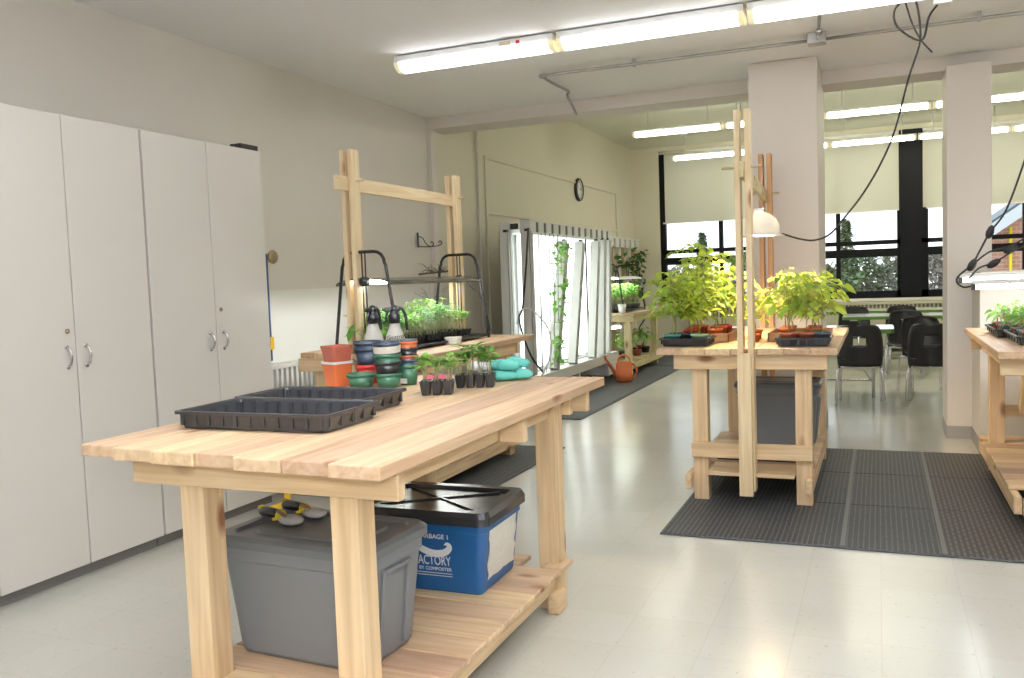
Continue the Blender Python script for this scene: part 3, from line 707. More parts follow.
def square_pot(name, lab, loc, r, h, mt, rz=0, group=None, n=20, rim=.008):
    t = thing(name, lab, 'plant pot', loc, rz, group)
    # square with rounded corners; rim band is its own part
    MB().rrect([(r * .76, r * .76, r * .18, 0), (r * .94, r * .94, r * .22, h * .86), (r * .90, r * .90, r * .2, h * .86), (r * .72, r * .72, r * .16, .006)]).build('body', mt, t)
    MB().rrect([(r * .97, r * .97, r * .22, h * .84), (r, r, r * .24, h), (r * .95, r * .95, r * .22, h), (r * .91, r * .91, r * .2, h * .84)], cap0=False, cap1=False).build('rim', mt, t)
    return t
def round_pot(name, lab, loc, r, h, mt, group=None, tilt=0):
    t = thing(name, lab, 'plant pot', loc, 0, group); t.rotation_euler = (tilt, 0, 0)
    MB().lathe([(r * .74, 0), (r * .93, h * .82), (r * .88, h * .82), (r * .70, .005)], n=24).build('body', mt, t)
    MB().lathe([(r * .97, h * .80), (r, h * .82), (r, h), (r * .95, h), (r * .92, h * .80)], n=24, cap0=False, cap1=False).build('rim', mt, t)
    return t
t = square_pot('square_pot', 'tall bright orange square pot, lower of the nested terracotta pair', (-2.225, 3.265, ZT), .054, .105, 'terracotta', -.38, 'nested square pots')
t = square_pot('square_pot', 'dull red square pot nested on top of the bright orange one', (-2.225, 3.265, ZT + .078), .055, .10, 'terracotta_dark', -.38, 'nested square pots')
tag(MB().rrect([(.0555, .0555, .014, 0), (.056, .056, .014, .011), (.0545, .0545, .014, .011), (.054, .054, .014, 0)], c=(-2.225, 3.265, ZT + .098), rz=-.38, cap0=False, cap1=False).build('pot_label_band', 'whiteplastic'), 'pale band between the two nested terracotta pots', 'band')
round_pot('round_pot', 'single dark green round pot right of the orange square pots', (-2.076, 3.221, ZT), .064, .060, 'greenpot')
round_pot('round_pot', 'red pot base peeking out behind the single green pot', (-2.125, 3.36, ZT), .056, .085, 'red')
round_pot('round_pot', 'navy pot standing inside the red one, beside the green stack', (-2.125, 3.36, ZT + .065), .060, .10, 'navypot')
round_pot('round_pot', 'uppermost navy pot behind the green stack', (-2.125, 3.36, ZT + .105), .064, .085, 'navypot')
zz = ZT
for k, (mt, h, lab, st_) in enumerate((('greenpot', .062, 'green round pot at the bottom of the tallest stack', .052), ('blackplastic', .06, 'black pot between the two green ones in the tallest stack', .018),
                                   ('greenpot', .075, 'green round pot in the middle of the tallest stack', .058), ('navypot', .066, 'tilted black pot with a white sticker topping the tallest stack', .0))):
    t = round_pot('round_pot', lab, (-1.945, 3.230, zz), .060 - .002 * (k == 0), h, mt, 'tallest stack of pots', tilt=.0 if k < 3 else .06)
    if k == 3:
        MB().lathe([(.0575, .022), (.0605, .052)], n=24, cap0=False, cap1=False, smooth=True).build('sticker', 'paper', t)
    zz += st_
zz = ZT
for k, (mt, h, lab, st_) in enumerate((('greenpot', .09, 'green pot at the bottom of the right stack, sticker low on its side', .052), ('navypot', .06, 'dark pot second from the bottom of the right stack', .028),
                                   ('terracotta_dark', .05, 'rusty red pot halfway up the right stack', .028), ('blackplastic', .055, 'black pot near the top of the right stack', .032),
                                   ('terracotta', .05, 'orange pot just below the grey rim of the right stack', .018), ('greypot', .04, 'grey pot topping the right stack', 0))):
    t = round_pot('round_pot', lab, (-1.905, 3.333, zz), .047, h, mt, 'right stack of pots')
    if k == 0: B(-.016, .016, -.0445, -.040, .008, .03).build('sticker', 'paper', t)
    zz += st_

def spray_bottle(lab, loc, rz, words):
    t = thing('spray_bottle', lab, 'bottle', loc, rz, 'white spray bottles')
    MB().lathe([(.045, 0), (.05, .006), (.0505, .21), (.046, .235), (.030, .275), (.024, .30), (.024, .315)], n=28).build('bottle_body', 'bottle', t)
    MB().lathe([(.029, .300), (.030, .345), (.024, .350), (.022, .362), (.014, .375)], n=24).build('collar', 'blackplastic', t)
    hd = MB().lathe([(.022, .36), (.020, .385), (.010, .397)], n=16).box(-.05, .03, -.013, .013, .362, .385).box(-.062, -.05, -.008, .008, .367, .382)
    hd.build('spray_head', 'blackplastic', t, bevel=.006, seg=2)
    MB().tube(smooth_path([(.01, 0, .380), (.035, 0, .378), (.052, 0, .355), (.060, 0, .31), (.062, 0, .262)]), .008, 8).tube(smooth_path([(-.03, 0, .365), (-.042, 0, .335), (-.040, 0, .31)]), .006, 8).build('trigger', 'blackplastic', t)
    if words:
        o = text('handwriting', words, .034, 'dark', t, (0, 0, 0), (0, 0, 0), shear=.25)
        for v in o.data.vertices:
            a = v.co.x / .0515; y = v.co.y + .212 + v.co.x * .1; rr_ = .0513 + (v.co.z > 0) * .0006; v.co = Vector((math.sin(a) * rr_, -math.cos(a) * rr_, y))
    else:
        lb = MB()
        for k in range(6):
            z_ = .20 - k * .012; rg = []
            for zz_ in (z_, z_ + .003): rg.append([Vector((math.sin(a) * .0512, -math.cos(a) * .0512, zz_)) for a in [-.3 + j * .1 for j in range(9)]])
            lb._add(rg[0] + rg[1], [(j, j + 1, 9 + j + 1, 9 + j) for j in range(8)], 0)
        lb.build('printed_lines', 'greypot', t)
    t.scale = (.9, .9, .87)
    return t
spray_bottle('white spray bottle with faint printed lines, left one of two behind the pots', (-2.177, 3.501, ZT), 1.45, None)
spray_bottle('white spray bottle with black handwriting, right one of two behind the pots', (-2.051, 3.483, ZT), .55, 'Gnatrol\nbti')

def cell_pack(lab, loc, rz, nx, ny, seed, tagcol=None, leaf='leaf_fresh', h=.09, cs=.042, ch=.055, name='seedling_cell_pack', group='seedling cell packs', n=1, L=.032, cat='seedling tray'):
    t = thing(name, lab, cat, loc, rz, group); rr = random.Random(seed)
    c = MB(); so = MB(); s_ = MB(); l_ = MB()
    for i in range(nx):
        for j in range(ny):
            x, y = (i - (nx - 1) / 2) * cs, (j - (ny - 1) / 2) * cs; q = cs / 2
            c.rrect([(q * .62, q * .62, .003, 0), (q * .97, q * .97, .004, ch), (q * .86, q * .86, .004, ch), (q * .84, q * .84, .004, ch - .006)], c=(x, y, 0), n=2, cap1=False)
            so.rrect([(q * .86, q * .86, .003, ch - .01), (q * .5, q * .5, .003, ch - .006)], c=(x, y, 0), n=2)
            for k in range(n): seedling(s_, l_, x + rr.uniform(-.01, .01), y + rr.uniform(-.01, .01), ch - .008, h * rr.uniform(.7, 1.25), rr, L=L, n=5)
    c.build('cells', 'blackplastic', t); so.build('soil', 'soil', t); s_.build('stems', 'stem_pale', t); l_.build('foliage', leaf, t)
    if tagcol:
        tg = MB()
        for k in range(3): tg.box(-.006, .006, -.001, .001, 0, .055, mtx=Matrix.Translation((rr.uniform(-nx * cs * .3, nx * cs * .3), rr.uniform(-.02, .02), ch - .01)) @ Matrix.Rotation(rr.uniform(-.6, .6), 4, 'Y'))
        tg.build('plant_tag', tagcol, t)
    return t
cell_pack('six cell black pack of seedlings nearest on the big workbench', (-1.615, 3.052, ZT), .35, 3, 2, 3, leaf='leaf_fresh', h=.085, cs=.045, L=.05, n=3)
cell_pack('black seedling pack behind the front one, beside the gloves', (-1.554, 3.277, ZT), .3, 4, 2, 4, leaf='leaf_green', h=.10, cs=.042, L=.052, n=3)
t = thing('seed_packets', 'pink and purple seed packets tucked between the seedling packs', 'seed packets', (-1.662, 3.202, ZT), .3)
for k, (dx, a) in enumerate(((-.06, .5), (0, .35))):
    B(-.028, .028, -.001, .001, 0, .062, mtx=Matrix.Translation((dx, 0, 0)) @ Matrix.Rotation(-a, 4, 'X')).build('packet', 'pinktag', t)

# folded garden gloves
def glove(lab, loc, rz, flip=1):
    t = thing('garden_glove', lab, 'glove', loc, rz, 'teal gloves'); t.scale = (1.15, 1.25, 1.75)
    pm = MB(); rr = random.Random(int(loc[0] * 1000) % 97)
    # palm
    pm.rings([[Vector((x, math.cos(a) * w_, max(.0, .011 + math.sin(a) * h_) + lift)) for a in [2 * PI * k / 12 for k in range(12)]] for (x, w_, h_, lift) in ((-.02, .04, .012, 0), (.0, .050, .014, 0), (.04, .052, .016, .0), (.075, .046, .013, .0), (.085, .03, .008, 0))])
    for k, (y, L) in enumerate(((-.037, .062), (-.013, .078), (.012, .074), (.036, .058))):
        bend = rr.uniform(-.012, .012)
        pm.tube([(.06, y, .013), (.06 + L * .45, y * 1.25 + bend * .5, .017), (.06 + L * .8, y * 1.35 + bend, .014), (.06 + L, y * 1.4 + bend, .010)], [.014, .0125, .0115, .006], 10)
    pm.tube([(.0, flip * .035, .013), (.03, flip * .07, .014), (.06, flip * .082, .012), (.078, flip * .086, .010)], [.016, .014, .012, .006], 10)
    pm.build('palm_and_fingers', 'teal', t, sub=1)
    cf = MB().rings([[Vector((x, math.cos(a) * w_, max(.0, .011 + math.sin(a) * h_))) for a in [2 * PI * k / 14 for k in range(14)]] for (x, w_, h_) in ((-.10, .047, .011), (-.07, .045, .014), (-.045, .041, .012), (-.015, .041, .0125))])
    cf.build('knit_cuff', 'gloveknit', t, sub=1)
    return t
glove('teal rubber glove with white cuff, lower of the folded pair', (-1.555, 3.500, ZT), .75, 1)
g = glove('teal rubber glove with white cuff lying on top of the other', (-1.585, 3.55, ZT + .044), .62, -1)

# ------------------------------------------------------------------ totes and box on the lower shelf (top 0.20)
def tote(name, lab, loc, rz, L, W, H, group=None, recess=True):
    t = thing(name, lab, 'storage tote', loc, rz, group)
    hx, hy = L / 2, W / 2; k = .84
    MB().rrect([(hx * k - .01, hy * k - .01, .035, 0), (hx * k, hy * k, .045, .015), (hx * .955, hy * .955, .05, H - .075), (hx * .985, hy * .985, .055, H - .07), (hx * .99, hy * .99, .055, H - .012), (hx * .9, hy * .9, .05, H - .012)], n=6).build('body', 'greytote', t)
    r_ = MB()   # raised panel ribs with side grip recess on every face
    for sg in (-1, 1):
        for y in (-.08, .08):
            mt_ = Matrix.Translation((sg * (hx * .905), y * W / .42, H * .42)) @ Matrix.Rotation(sg * .105, 4, 'Y')
            r_.box(-.010, .010, -.010, .010, -H * .36, H * .36, mtx=mt_)
        mt_ = Matrix.Translation((sg * (hx * .955), 0, H * .76)); r_.box(-.012, .012, -.08 * W / .42, .08 * W / .42, -.008, .008, mtx=mt_)
    r_.build('panel_ribs', 'greytote', t, bevel=.004)
    lid = MB().rrect([(hx * .985, hy * .985, .055, H - .03), (hx + .012, hy + .012, .06, H - .028), (hx + .012, hy + .012, .06, H - .004), (hx * .99, hy * .985, .055, H + .008), (hx * .88, hy * .84, .05, H + .008), (hx * .86, hy * .80, .05, H - .002), (hx * .70, hy * .60, .05, H - .002), (hx * .68, hy * .57, .05, H + .007)], n=6)
    lid.build('lid', 'greylid', t)
    return t
t = tote('storage_tote', 'large grey plastic tote with lid under the big workbench', (-1.675, 2.325, .2015), -.05, .59, .36, .385)
b = thing('recycling_box', 'blue recycling box with white print and black lid on the lower shelf', 'box', (-1.615, 3.04, .2015), .02)
MB().rrect([(.235, .165, .02, 0), (.24, .17, .025, .01), (.262, .192, .03, .235), (.268, .198, .03, .24), (.268, .198, .03, .30), (.25, .18, .03, .30)], n=5).build('body', 'bluetote', b)
MB().rrect([(.272, .202, .03, .270), (.288, .218, .04, .272), (.288, .218, .04, .300), (.278, .208, .04, .322), (.24, .17, .03, .322), (.236, .166, .03, .310), (.05, .05, .02, .312)], n=5).build('lid', 'trayplastic', b)
r_ = MB()
for a in (.6, -.6): r_.box(-.24, .24, -.004, .004, .309, .318, mtx=Matrix.Rotation(a, 4, 'Z'))
r_.build('lid_ribs', 'trayplastic', b)
tl = math.atan2(.022, .225)
def onface(x, z): return (x, -.17 - .022 * (z - .01) / .225 - .0015, z)
lg = thing('logo', 'x', 'x'); 
for k_ in ('label', 'category'): del lg[k_]
bpy.data.objects.remove(lg)
text('printed_small_words', 'GARBAGE 1', .026, 'print_white', b, onface(.055, .218), (PI / 2 + tl, 0, 0))
text('printed_large_word', 'FACTORY', .052, 'print_white', b, onface(.046, .122), (PI / 2 + tl, 0, 0)).scale = (.66, 1, 1)
text('printed_lower_words', 'BY COMPOSTER', .019, 'print_white', b, onface(.055, .090), (PI / 2 + tl, 0, 0))
wv = MB()
wpts = smooth_path([(-.10, 0, .165), (-.05, 0, .20), (-.01, 0, .193), (.04, 0, .165), (.085, 0, .152), (.13, 0, .158), (.152, 0, .178), (.145, 0, .192), (.13, 0, .188)], 5)
wd_ = [.012 * math.sin(PI * min(1, (i + 2) / len(wpts))) ** .6 + .002 for i in range(len(wpts))]
vs = []
for i, p in enumerate(wpts):
    d = (wpts[min(i + 1, len(wpts) - 1)] - wpts[max(i - 1, 0)]).normalized(); nn = Vector((-d.z, 0, d.x))
    for sg in (-1, 1):
        q = p + nn * wd_[i] * sg + Vector((-.03, 0, 0)); vs.append(Vector(onface(q.x, q.z)) + Vector((0, -.0006, 0)))
wv._add(vs, [(2 * i, 2 * i + 1, 2 * i + 3, 2 * i + 2) for i in range(len(wpts) - 1)])
wv.build('printed_wave', 'print_white', b)
l_ = MB()
for z_ in (.074, .064): l_.box(-.05, .125, -.001, .0, -.0012, .0012, mtx=Matrix.Translation(onface(0, z_)))
l_.build('printed_rules', 'print_white', b)
# torn paper label on the short side, facing the aisle
pl = MB(); nx_, nz_ = 10, 10; vs = []
for j in range(nz_ + 1):
    for i in range(nx_ + 1):
        y = -.13 + .27 * i / nx_; z_ = .045 + .205 * j / nz_
        if i in (0, nx_): y += R.uniform(-.008, .008)
        if j in (0, nz_): z_ += R.uniform(-.006, .006)
        vs.append((.24 + .022 * (z_ - .01) / .225 + .002 + R.uniform(0, .002), y, z_))
pl._add(vs, [(j * (nx_ + 1) + i, j * (nx_ + 1) + i + 1, (j + 1) * (nx_ + 1) + i + 1, (j + 1) * (nx_ + 1) + i) for j in range(nz_) for i in range(nx_)])
pl.build('paper_label', 'paper', b)

def pruner(lab, loc, rz):
    t = thing('garden_glove', lab, 'glove', loc, rz, 'black and yellow work gloves')
    return t
# two small hand tools lying on the tote lid: black grips with yellow ends, rounded grey heads
def handtool(lab, loc, rz):
    t = thing('hand_tool', lab, 'hand tool', loc, rz, 'hand tools on the grey tote')
    MB().tube([(-.11, 0, .016), (-.08, .0, .02), (-.04, .0, .024), (.0, 0, .024), (.02, 0, .022)], [.014, .019, .019, .016, .014], 12).build('grip', 'blackplastic', t, sub=1)
    MB().lathe([(.010, -.002), (.0135, .002), (.0135, .006), (.009, .008)], n=14, c=(-.098, 0, .03)).build('grip_cap', 'grip_yellow', t)
    MB().tube([(.012, 0, .022), (.026, 0, .022)], .0185, 12).tube([(.016, -.03, .014), (.018, .03, .014)], .006, 8).build('collar', 'grip_yellow', t)
    MB().rings([[Vector((x, math.cos(a) * w_, max(.002, .016 + math.sin(a) * h_))) for a in [2 * PI * k / 12 for k in range(12)]] for (x, w_, h_) in ((.03, .018, .010), (.055, .034, .016), (.085, .038, .018), (.11, .032, .014), (.125, .016, .008))]).build('head', 'gloved_grey', t, sub=1)
    MB().box(-.028, .028, -.009, .009, -.002, .002, mtx=Matrix.Translation((.05, -.016, .036)) @ Matrix.Rotation(.25, 4, 'Y')).build('blade', 'chrome', t, bevel=.002)
    return t
handtool('black and yellow gripped hand tool lying nearer on the grey tote', (-1.865, 2.345, .5935), -.35)
handtool('black and yellow gripped hand tool lying farther back on the grey tote', (-1.84, 2.44, .5935), -.34)
t = thing('hand_tool', 'yellow handled tool leaning at the wall end of the floor', 'tool', (-3.30, 4.22, 0), .4)
MB().box(-.02, .02, -.015, .015, .0, .22, mtx=Matrix.Rotation(.15, 4, 'Y')).build('handle', 'yellow', t, bevel=.006)
MB().box(-.11, .02, -.02, .02, .004, .09, mtx=Matrix.Rotation(-.25, 4, 'Y')).build('head', 'yellow', t, bevel=.006)

# ------------------------------------------------------------------ pots and trays on the bench with twin posts
tray_thing('seed_tray', 'black tray under the left front tomato seedlings', .30, .26, .05, (-1.09, 5.38, ZT), 0, 'trays on the twin post bench', ribs=6)
tray_thing('seed_tray', 'black tray under the right front seedlings in terracotta pots', .30, .30, .05, (-.405, 5.37, ZT), 0, 'trays on the twin post bench', ribs=6)
def cedar_tray(lab, loc, L, W, n, potm, seed, group):
    t = thing('wooden_tray', lab, 'wooden tray', loc, 0, group)
    b = MB().box(-L / 2, L / 2, -W / 2, W / 2, 0, .008).box(-L / 2, L / 2, -W / 2, -W / 2 + .012, .008, .055).box(-L / 2, L / 2, W / 2 - .012, W / 2, .008, .055).box(-L / 2, -L / 2 + .012, -W / 2, W / 2, .008, .055).box(L / 2 - .012, L / 2, -W / 2, W / 2, .008, .055)
    b.build('tray_box', 'redcedar', t, bevel=.002); return t
cedar_tray('wooden tray of tomato seedlings behind the left front black tray', (-1.05, 5.86, ZT), .36, .58, 0, 0, 1, 'wooden trays')
cedar_tray('wooden tray of seedlings behind the right front black tray', (-.46, 5.83, ZT), .36, .46, 0, 0, 1, 'wooden trays')
pr = [tomato(h, s, k, n=n) for k, (h, s, n) in enumerate(((.37, .14, 18), (.29, .14, 16), (.46, .13, 20), (.33, .15, 17)))]
br_ = [broadleaf(h, s, k + 20, n=n, leafL=.085) for k, (h, s, n) in enumerate(((.29, .12, 30), (.24, .12, 26), (.35, .12, 34)))]
mb_tree = {}
def place(kind, idx, name, lab, loc, r, h, pm, leaf, group, rz, cat='potted plant', sc=1):
    key = (kind, idx, pm, leaf, r, h)
    if key not in mb_tree:
        pl_ = pr[idx] if kind == 't' else br_[idx]
        mb_tree[key] = potted(name, lab, cat, loc, r, h, pm, pl_, leaf, group, rz, sq=None); o = mb_tree[key]
    else: o = dup(mb_tree[key], loc, rz, lab, group)
    if sc != 1: o.scale = (sc, sc, sc)
    return o
LP = [(-1.175, 5.33, 0, 'tealpot', 'tomato seedling in a teal pot at the left front corner'), (-1.08, 5.44, 1, 'navypot', 'tomato seedling in a navy pot behind the pale green one'),
      (-1.01, 5.33, 2, 'palegreenpot', 'tomato seedling in a pale green pot beside the teal pot'), (-1.18, 5.45, 3, 'blackplastic', 'tomato seedling in a black pot behind the teal one')]
for (x, y, i, pm, lab) in LP: place('t', i, 'tomato_seedling', lab, (x, y, ZT + .006), .05, .065, pm, 'leaf_lime', 'tomato seedlings in the left front tray', R.uniform(0, 6))
q = 0
ordn = ['front left', 'front right', 'second row left', 'second row right', 'third row left', 'third row right', 'back left', 'back right']
for j in range(4):
    for i in range(2):
        place('t', (i + j) % 4, 'tomato_seedling', 'tomato seedling in an orange pot, %s of the left wooden tray' % ordn[q], (-1.13 + i * .16, 5.65 + j * .14, ZT + .01), .048, .075, 'terracotta' if (i + j) % 3 else 'red', 'leaf_lime', 'tomato seedlings in the left wooden tray', R.uniform(0, 6), sc=R.uniform(.9, 1.12)); q += 1
RP = [(-.49, 5.31, 0, 'terracotta_dark', 'b', 'leafy seedling in a terracotta pot at the left of the right front tray'), (-.39, 5.32, 0, 'terracotta_dark', 'b', 'leafy seedling in the middle terracotta pot of the right front tray'),
      (-.305, 5.33, 1, 'greypot', 'b', 'leafy seedling in a dark grey pot at the right of the tray'), (-.47, 5.45, 2, 'terracotta_dark', 'b', 'tall leafy seedling behind the terracotta pots'), (-.33, 5.46, 1, 'greypot', 't', 'tomato seedling at the back right of the right front tray')]
for (x, y, i, pm, kd, lab) in RP: place(kd, i, 'tomato_seedling' if kd == 't' else 'leafy_seedling', lab, (x, y, ZT + .006), .048, .07, pm, 'leaf_lime', 'seedlings in the right front tray', R.uniform(0, 6), sc=.9 if i == 2 else 1)
q = 0
for j in range(3):
    for i in range(2):
        place('b' if (i + j) % 3 else 't', (i + j) % 3, 'leafy_seedling', 'yellow green seedling, %s of the right wooden tray' % ordn[q], (-.54 + i * .16, 5.68 + j * .14, ZT + .01), .048, .075, 'terracotta_dark' if j else 'terracotta', 'leaf_lime', 'seedlings in the right wooden tray', R.uniform(0, 6), sc=.9); q += 1
place('t', 1, 'tomato_seedling', 'lone seedling between the trays behind the twin posts', (-.74, 5.85, ZT), .048, .07, 'redcedar' if False else 'terracotta', 'leaf_lime', None, 1.2, sc=.85)
place('b', 1, 'leafy_seedling', 'low leafy seedling beside the lone one behind the posts', (-.72, 5.62, ZT), .048, .07, 'terracotta', 'leaf_lime', None, 2.2, sc=.7)

tote('storage_tote', 'dark grey lidded tote on the lower shelf between the bench posts', (-.625, 6.08, .2015), 0, .53, .38, .43)
t = thing('storage_bin', 'pale grey plastic bin standing on the shelf behind the dark tote', 'bin', (-.60, 6.42, .2015))
MB().rrect([(.17, .09, .02, 0), (.20, .11, .03, .36), (.205, .115, .03, .36), (.205, .115, .03, .40), (.19, .10, .03, .40), (.16, .08, .02, .01)], n=4).build('body', 'whiteplastic', t)
t = thing('boot_tray', 'flat black tray lying on the lower shelf in front of the dark tote', 'tray', (-.71, 5.62, .2015))
MB().rrect([(.24, .12, .02, 0), (.25, .13, .03, .025), (.24, .12, .03, .025), (.23, .11, .02, .006)], n=4).build('shell', 'trayplastic', t)

# dome lamp hanging from the crossbeam
t = thing('dome_lamp', 'white glass dome grow lamp hanging from the wooden crossbeam', 'lamp', (-.725, 6.0, 1.60))
MB().lathe([(.155, 0), (.158, .004), (.128, .012), (.128, .02), (.125, .07), (.105, .115), (.065, .148), (.03, .158), (.03, .152), (.062, .143), (.10, .11), (.120, .068), (.123, .02), (.118, .008)], n=32, cap0=False, cap1=False).build('lamp_shade', 'dome', t)
MB().lathe([(.0, .0)] and [(.028, .15), (.028, .175), (.02, .185)], n=16).build('socket', 'whiteplastic', t)
MB().sphere((0, 0, .085), .038, n=16).build('bulb', 'bulb_warm', t)
MB().tube([(-.03, 0, .18), (-.02, .0, .30)], .0022, 5).tube([(.03, 0, .18), (-.02, 0, .30)], .0022, 5).build('hanging_wire', 'steel', t)

# ------------------------------------------------------------------ light stands
def light_stand(lab, loc, L, x0, x1, h, hz, group, hoodmat='hood'):
    t = thing('light_stand', lab, 'grow light stand', loc, 0, group)
    w_ = x1 - x0; cx = w_ / 2; ins = .085
    for y in (.0, L):
        P = [(0, y, .0), (0.005, y, .06)] + [(ins * .9, y, h - .09)] + [Vector(p) for p in arc((ins + .075, y, h - .075), .075, PI, PI / 2, 4)] + [Vector(p) for p in arc((w_ - ins - .075, y, h - .075), .075, PI / 2, 0, 4)] + [(w_ - ins * .9, y, h - .09), (w_ - .005, y, .06), (w_, y, 0)]
        MB().tube(P, .011, 8).build('end_frame', 'blackmetal', t)
        MB().tube([(cx - .012, y, .03), (cx - .012, y, h)], .005, 6).tube([(cx + .012, y, .03), (cx + .012, y, h)], .005, 6).build('guide_rod', 'blackmetal', t)
        MB().lathe([(.025, -.03), (.035, -.015), (.035, .015), (.02, .03)], n=12, c=(cx, y, hz + .02)).build('clamp', 'blackplastic', t)
    for x in (.01, w_ - .01): MB().tube([(x, 0, .02), (x, L, .02)], .009, 8).build('base_rail', 'blackmetal', t)
    hd = MB(); rg = []
    n = 12; prof = []
    for k in range(n + 1):
        a = PI * k / n; prof.append((cx - math.cos(a) * w_ * .42, math.sin(a) * .042))
    up = [Vector((x, 0, z_)) for x, z_ in prof] + [Vector((x, 0, z_ - .006)) for x, z_ in reversed(prof)]
    hd.rings([[p + Vector((0, y, hz)) for p in up] for y in (-.03, L + .03)], smooth=False).build('hood', hoodmat, t)
    for x in (cx - w_ * .2, cx, cx + w_ * .2): MB().tube([(x, -.02, hz + .014), (x, L - .02, hz + .014)], .012, 8).build('fluorescent_tube', 'tube_hood', t)
    for y in (L + .03,):
        q_ = MB(); q_.rings([[p + Vector((0, y + dy, hz)) for p in [Vector((x, 0, z_ * .98)) for x, z_ in prof]] for dy in (0, .005)], smooth=False).build('hood_end', hoodmat, t)
    tr = MB().rrect([(w_ / 2 - .03, L / 2 - .02, .02, .012), (w_ / 2 - .015, L / 2 - .01, .02, .035), (w_ / 2 - .02, L / 2 - .015, .02, .035), (w_ / 2 - .035, L / 2 - .025, .02, .016)], c=(cx, L / 2, 0), n=3)
    tr.build('base_tray', 'blackplastic', t)
    MB().tube(smooth_path([(cx + .05, L + .03, hz), (w_ - .06, L + .03, hz - .15), (w_ - .02, L + .02, .2), (w_ + .01, L + .01, .05)]), .004, 6).build('lamp_cord', 'cord', t)
    return t
LS = light_stand('black light stand with a long hooded lamp over seedlings by the left wall', (-3.30, 4.84, ZT), 1.38, 0, .48, .655, .445, 'grow light stands')
light_stand('black light stand on the far corner bench under the wall planters', (-3.72, 11.62, .872), 1.15, 0, .50, .665, .46, 'grow light stands', 'whitemetal')
# trays of herbs under the stand
ny = [('leafy basil', 'leaf_green', .13, .045), ('fresh green seedling', 'leaf_fresh', .11, .036), ('feathery green herb', 'leaf_green', .12, .03), ('yellow green seedling', 'leaf_fresh', .16, .034), ('blue green seedling', 'leaf_blue', .12, .036)]
for k, (nm_, lf_, h_, L_) in enumerate(ny):
    cell_pack('black tray of %ss, %s from the near end of the light stand' % (nm_, nm[k]), (-3.13, 4.99 + k * .25, ZT + .037), 0, 4, 4, 50 + k, leaf=lf_, h=h_ * 1.25, cs=.054, ch=.042, name='herb_tray', group='herb trays under the light stand', n=3, L=L_ * 1.25)
    cell_pack('narrow tray of %ss along the aisle side of the light stand, %s' % (nm_, nm[k]), (-2.955, 4.99 + k * .25, ZT + .037), 0, 2, 4, 70 + k, leaf=ny[(k + 2) % 5][1], h=h_ * 1.1, cs=.052, ch=.042, name='herb_tray', group='narrow herb trays under the light stand', n=3, L=L_ * 1.2)
bl = broadleaf(.10, .09, 91, n=9, leafL=.11)
potted('leafy_herb', 'broad leaved plant in a red pot at the near end of the light stand', 'potted plant', (-3.05, 4.79, ZT + .0), .05, .06, 'terracotta_dark', bl, 'leaf_green', sq=None)
tag(MB().rrect([(.045, .03, .008, 0), (.055, .04, .01, .05), (.05, .035, .01, .05), (.04, .025, .008, .006)], c=(-2.80, 5.56, ZT + .001)).build('white_tub', 'whiteplastic'), 'small white tub at the edge of the herb trays', 'tub')

# plant hanger and air plant on the left wall
t = thing('plant_hanger', 'black scrolled iron bracket on the left wall', 'bracket', (-4.085, 7.44, 1.72))
MB().box(-.0, .008, -.012, .012, -.0, .14).build('wall_plate', 'blackmetal', t)
MB().tube(smooth_path([(.0, 0, .10), (.05, 0, .09), (.09, 0, .03), (.14, 0, .0), (.17, 0, .02), (.155, 0, .045), (.14, 0, .035)]), .005, 6).tube(smooth_path([(.0, 0, .005), (.12, 0, .0), (.22, 0, .005), (.26, 0, .03), (.24, 0, .05), (.225, 0, .035)]), .005, 6).build('scroll_arm', 'blackmetal', t)
t = thing('air_plant', 'spiky air plant on a twig hung by thin wires from the iron bracket', 'air plant', (-3.93, 7.44, 1.47))
MB().tube([(.09, 0, .255), (-.08, 0, .0)], .0015, 4).tube([(.09, 0, .255), (.09, 0, 0)], .0015, 4).build('wire', 'steel', t)
MB().tube([(-.16, 0, -.01), (.0, .01, 0), (.17, 0, .01)], .009, 6).build('twig', 'twig', t)
f = MB()
for k in range(26):
    a = R.uniform(0, 6.28); L_ = R.uniform(.08, .17); x0 = .07 + R.uniform(-.02, .02) if k % 2 else -.02; d = Vector((math.cos(a), math.sin(a) * .7, R.uniform(.1, 1.2)))
    f.tube([(x0, 0, .005), Vector((x0, 0, 0)) + d * L_ * .6, Vector((x0, 0, 0)) + d * L_ + Vector((0, 0, -.35 * L_))], .0035, 4, r2=.001)
f.build('leaves', 'airplant', t)
t = thing('air_plant', 'thin twiggy plant just above the seedlings beneath the hood', 'air plant', (-3.93, 7.35, 1.20))
f = MB()
for k in range(16):
    a = R.uniform(0, 6.28); L_ = R.uniform(.12, .28); d = Vector((math.cos(a), math.sin(a) * .6, R.uniform(-.1, .9)))
    f.tube([(0, 0, 0), d * L_ * .6, d * L_ + Vector((0, 0, -.2 * L_))], .003, 4, r2=.001)
f.build('twigs', 'airplant', t)
MB().tube([(0, 0, .0), (.0, 0, .26)], .0015, 4).build('wire', 'steel', t)

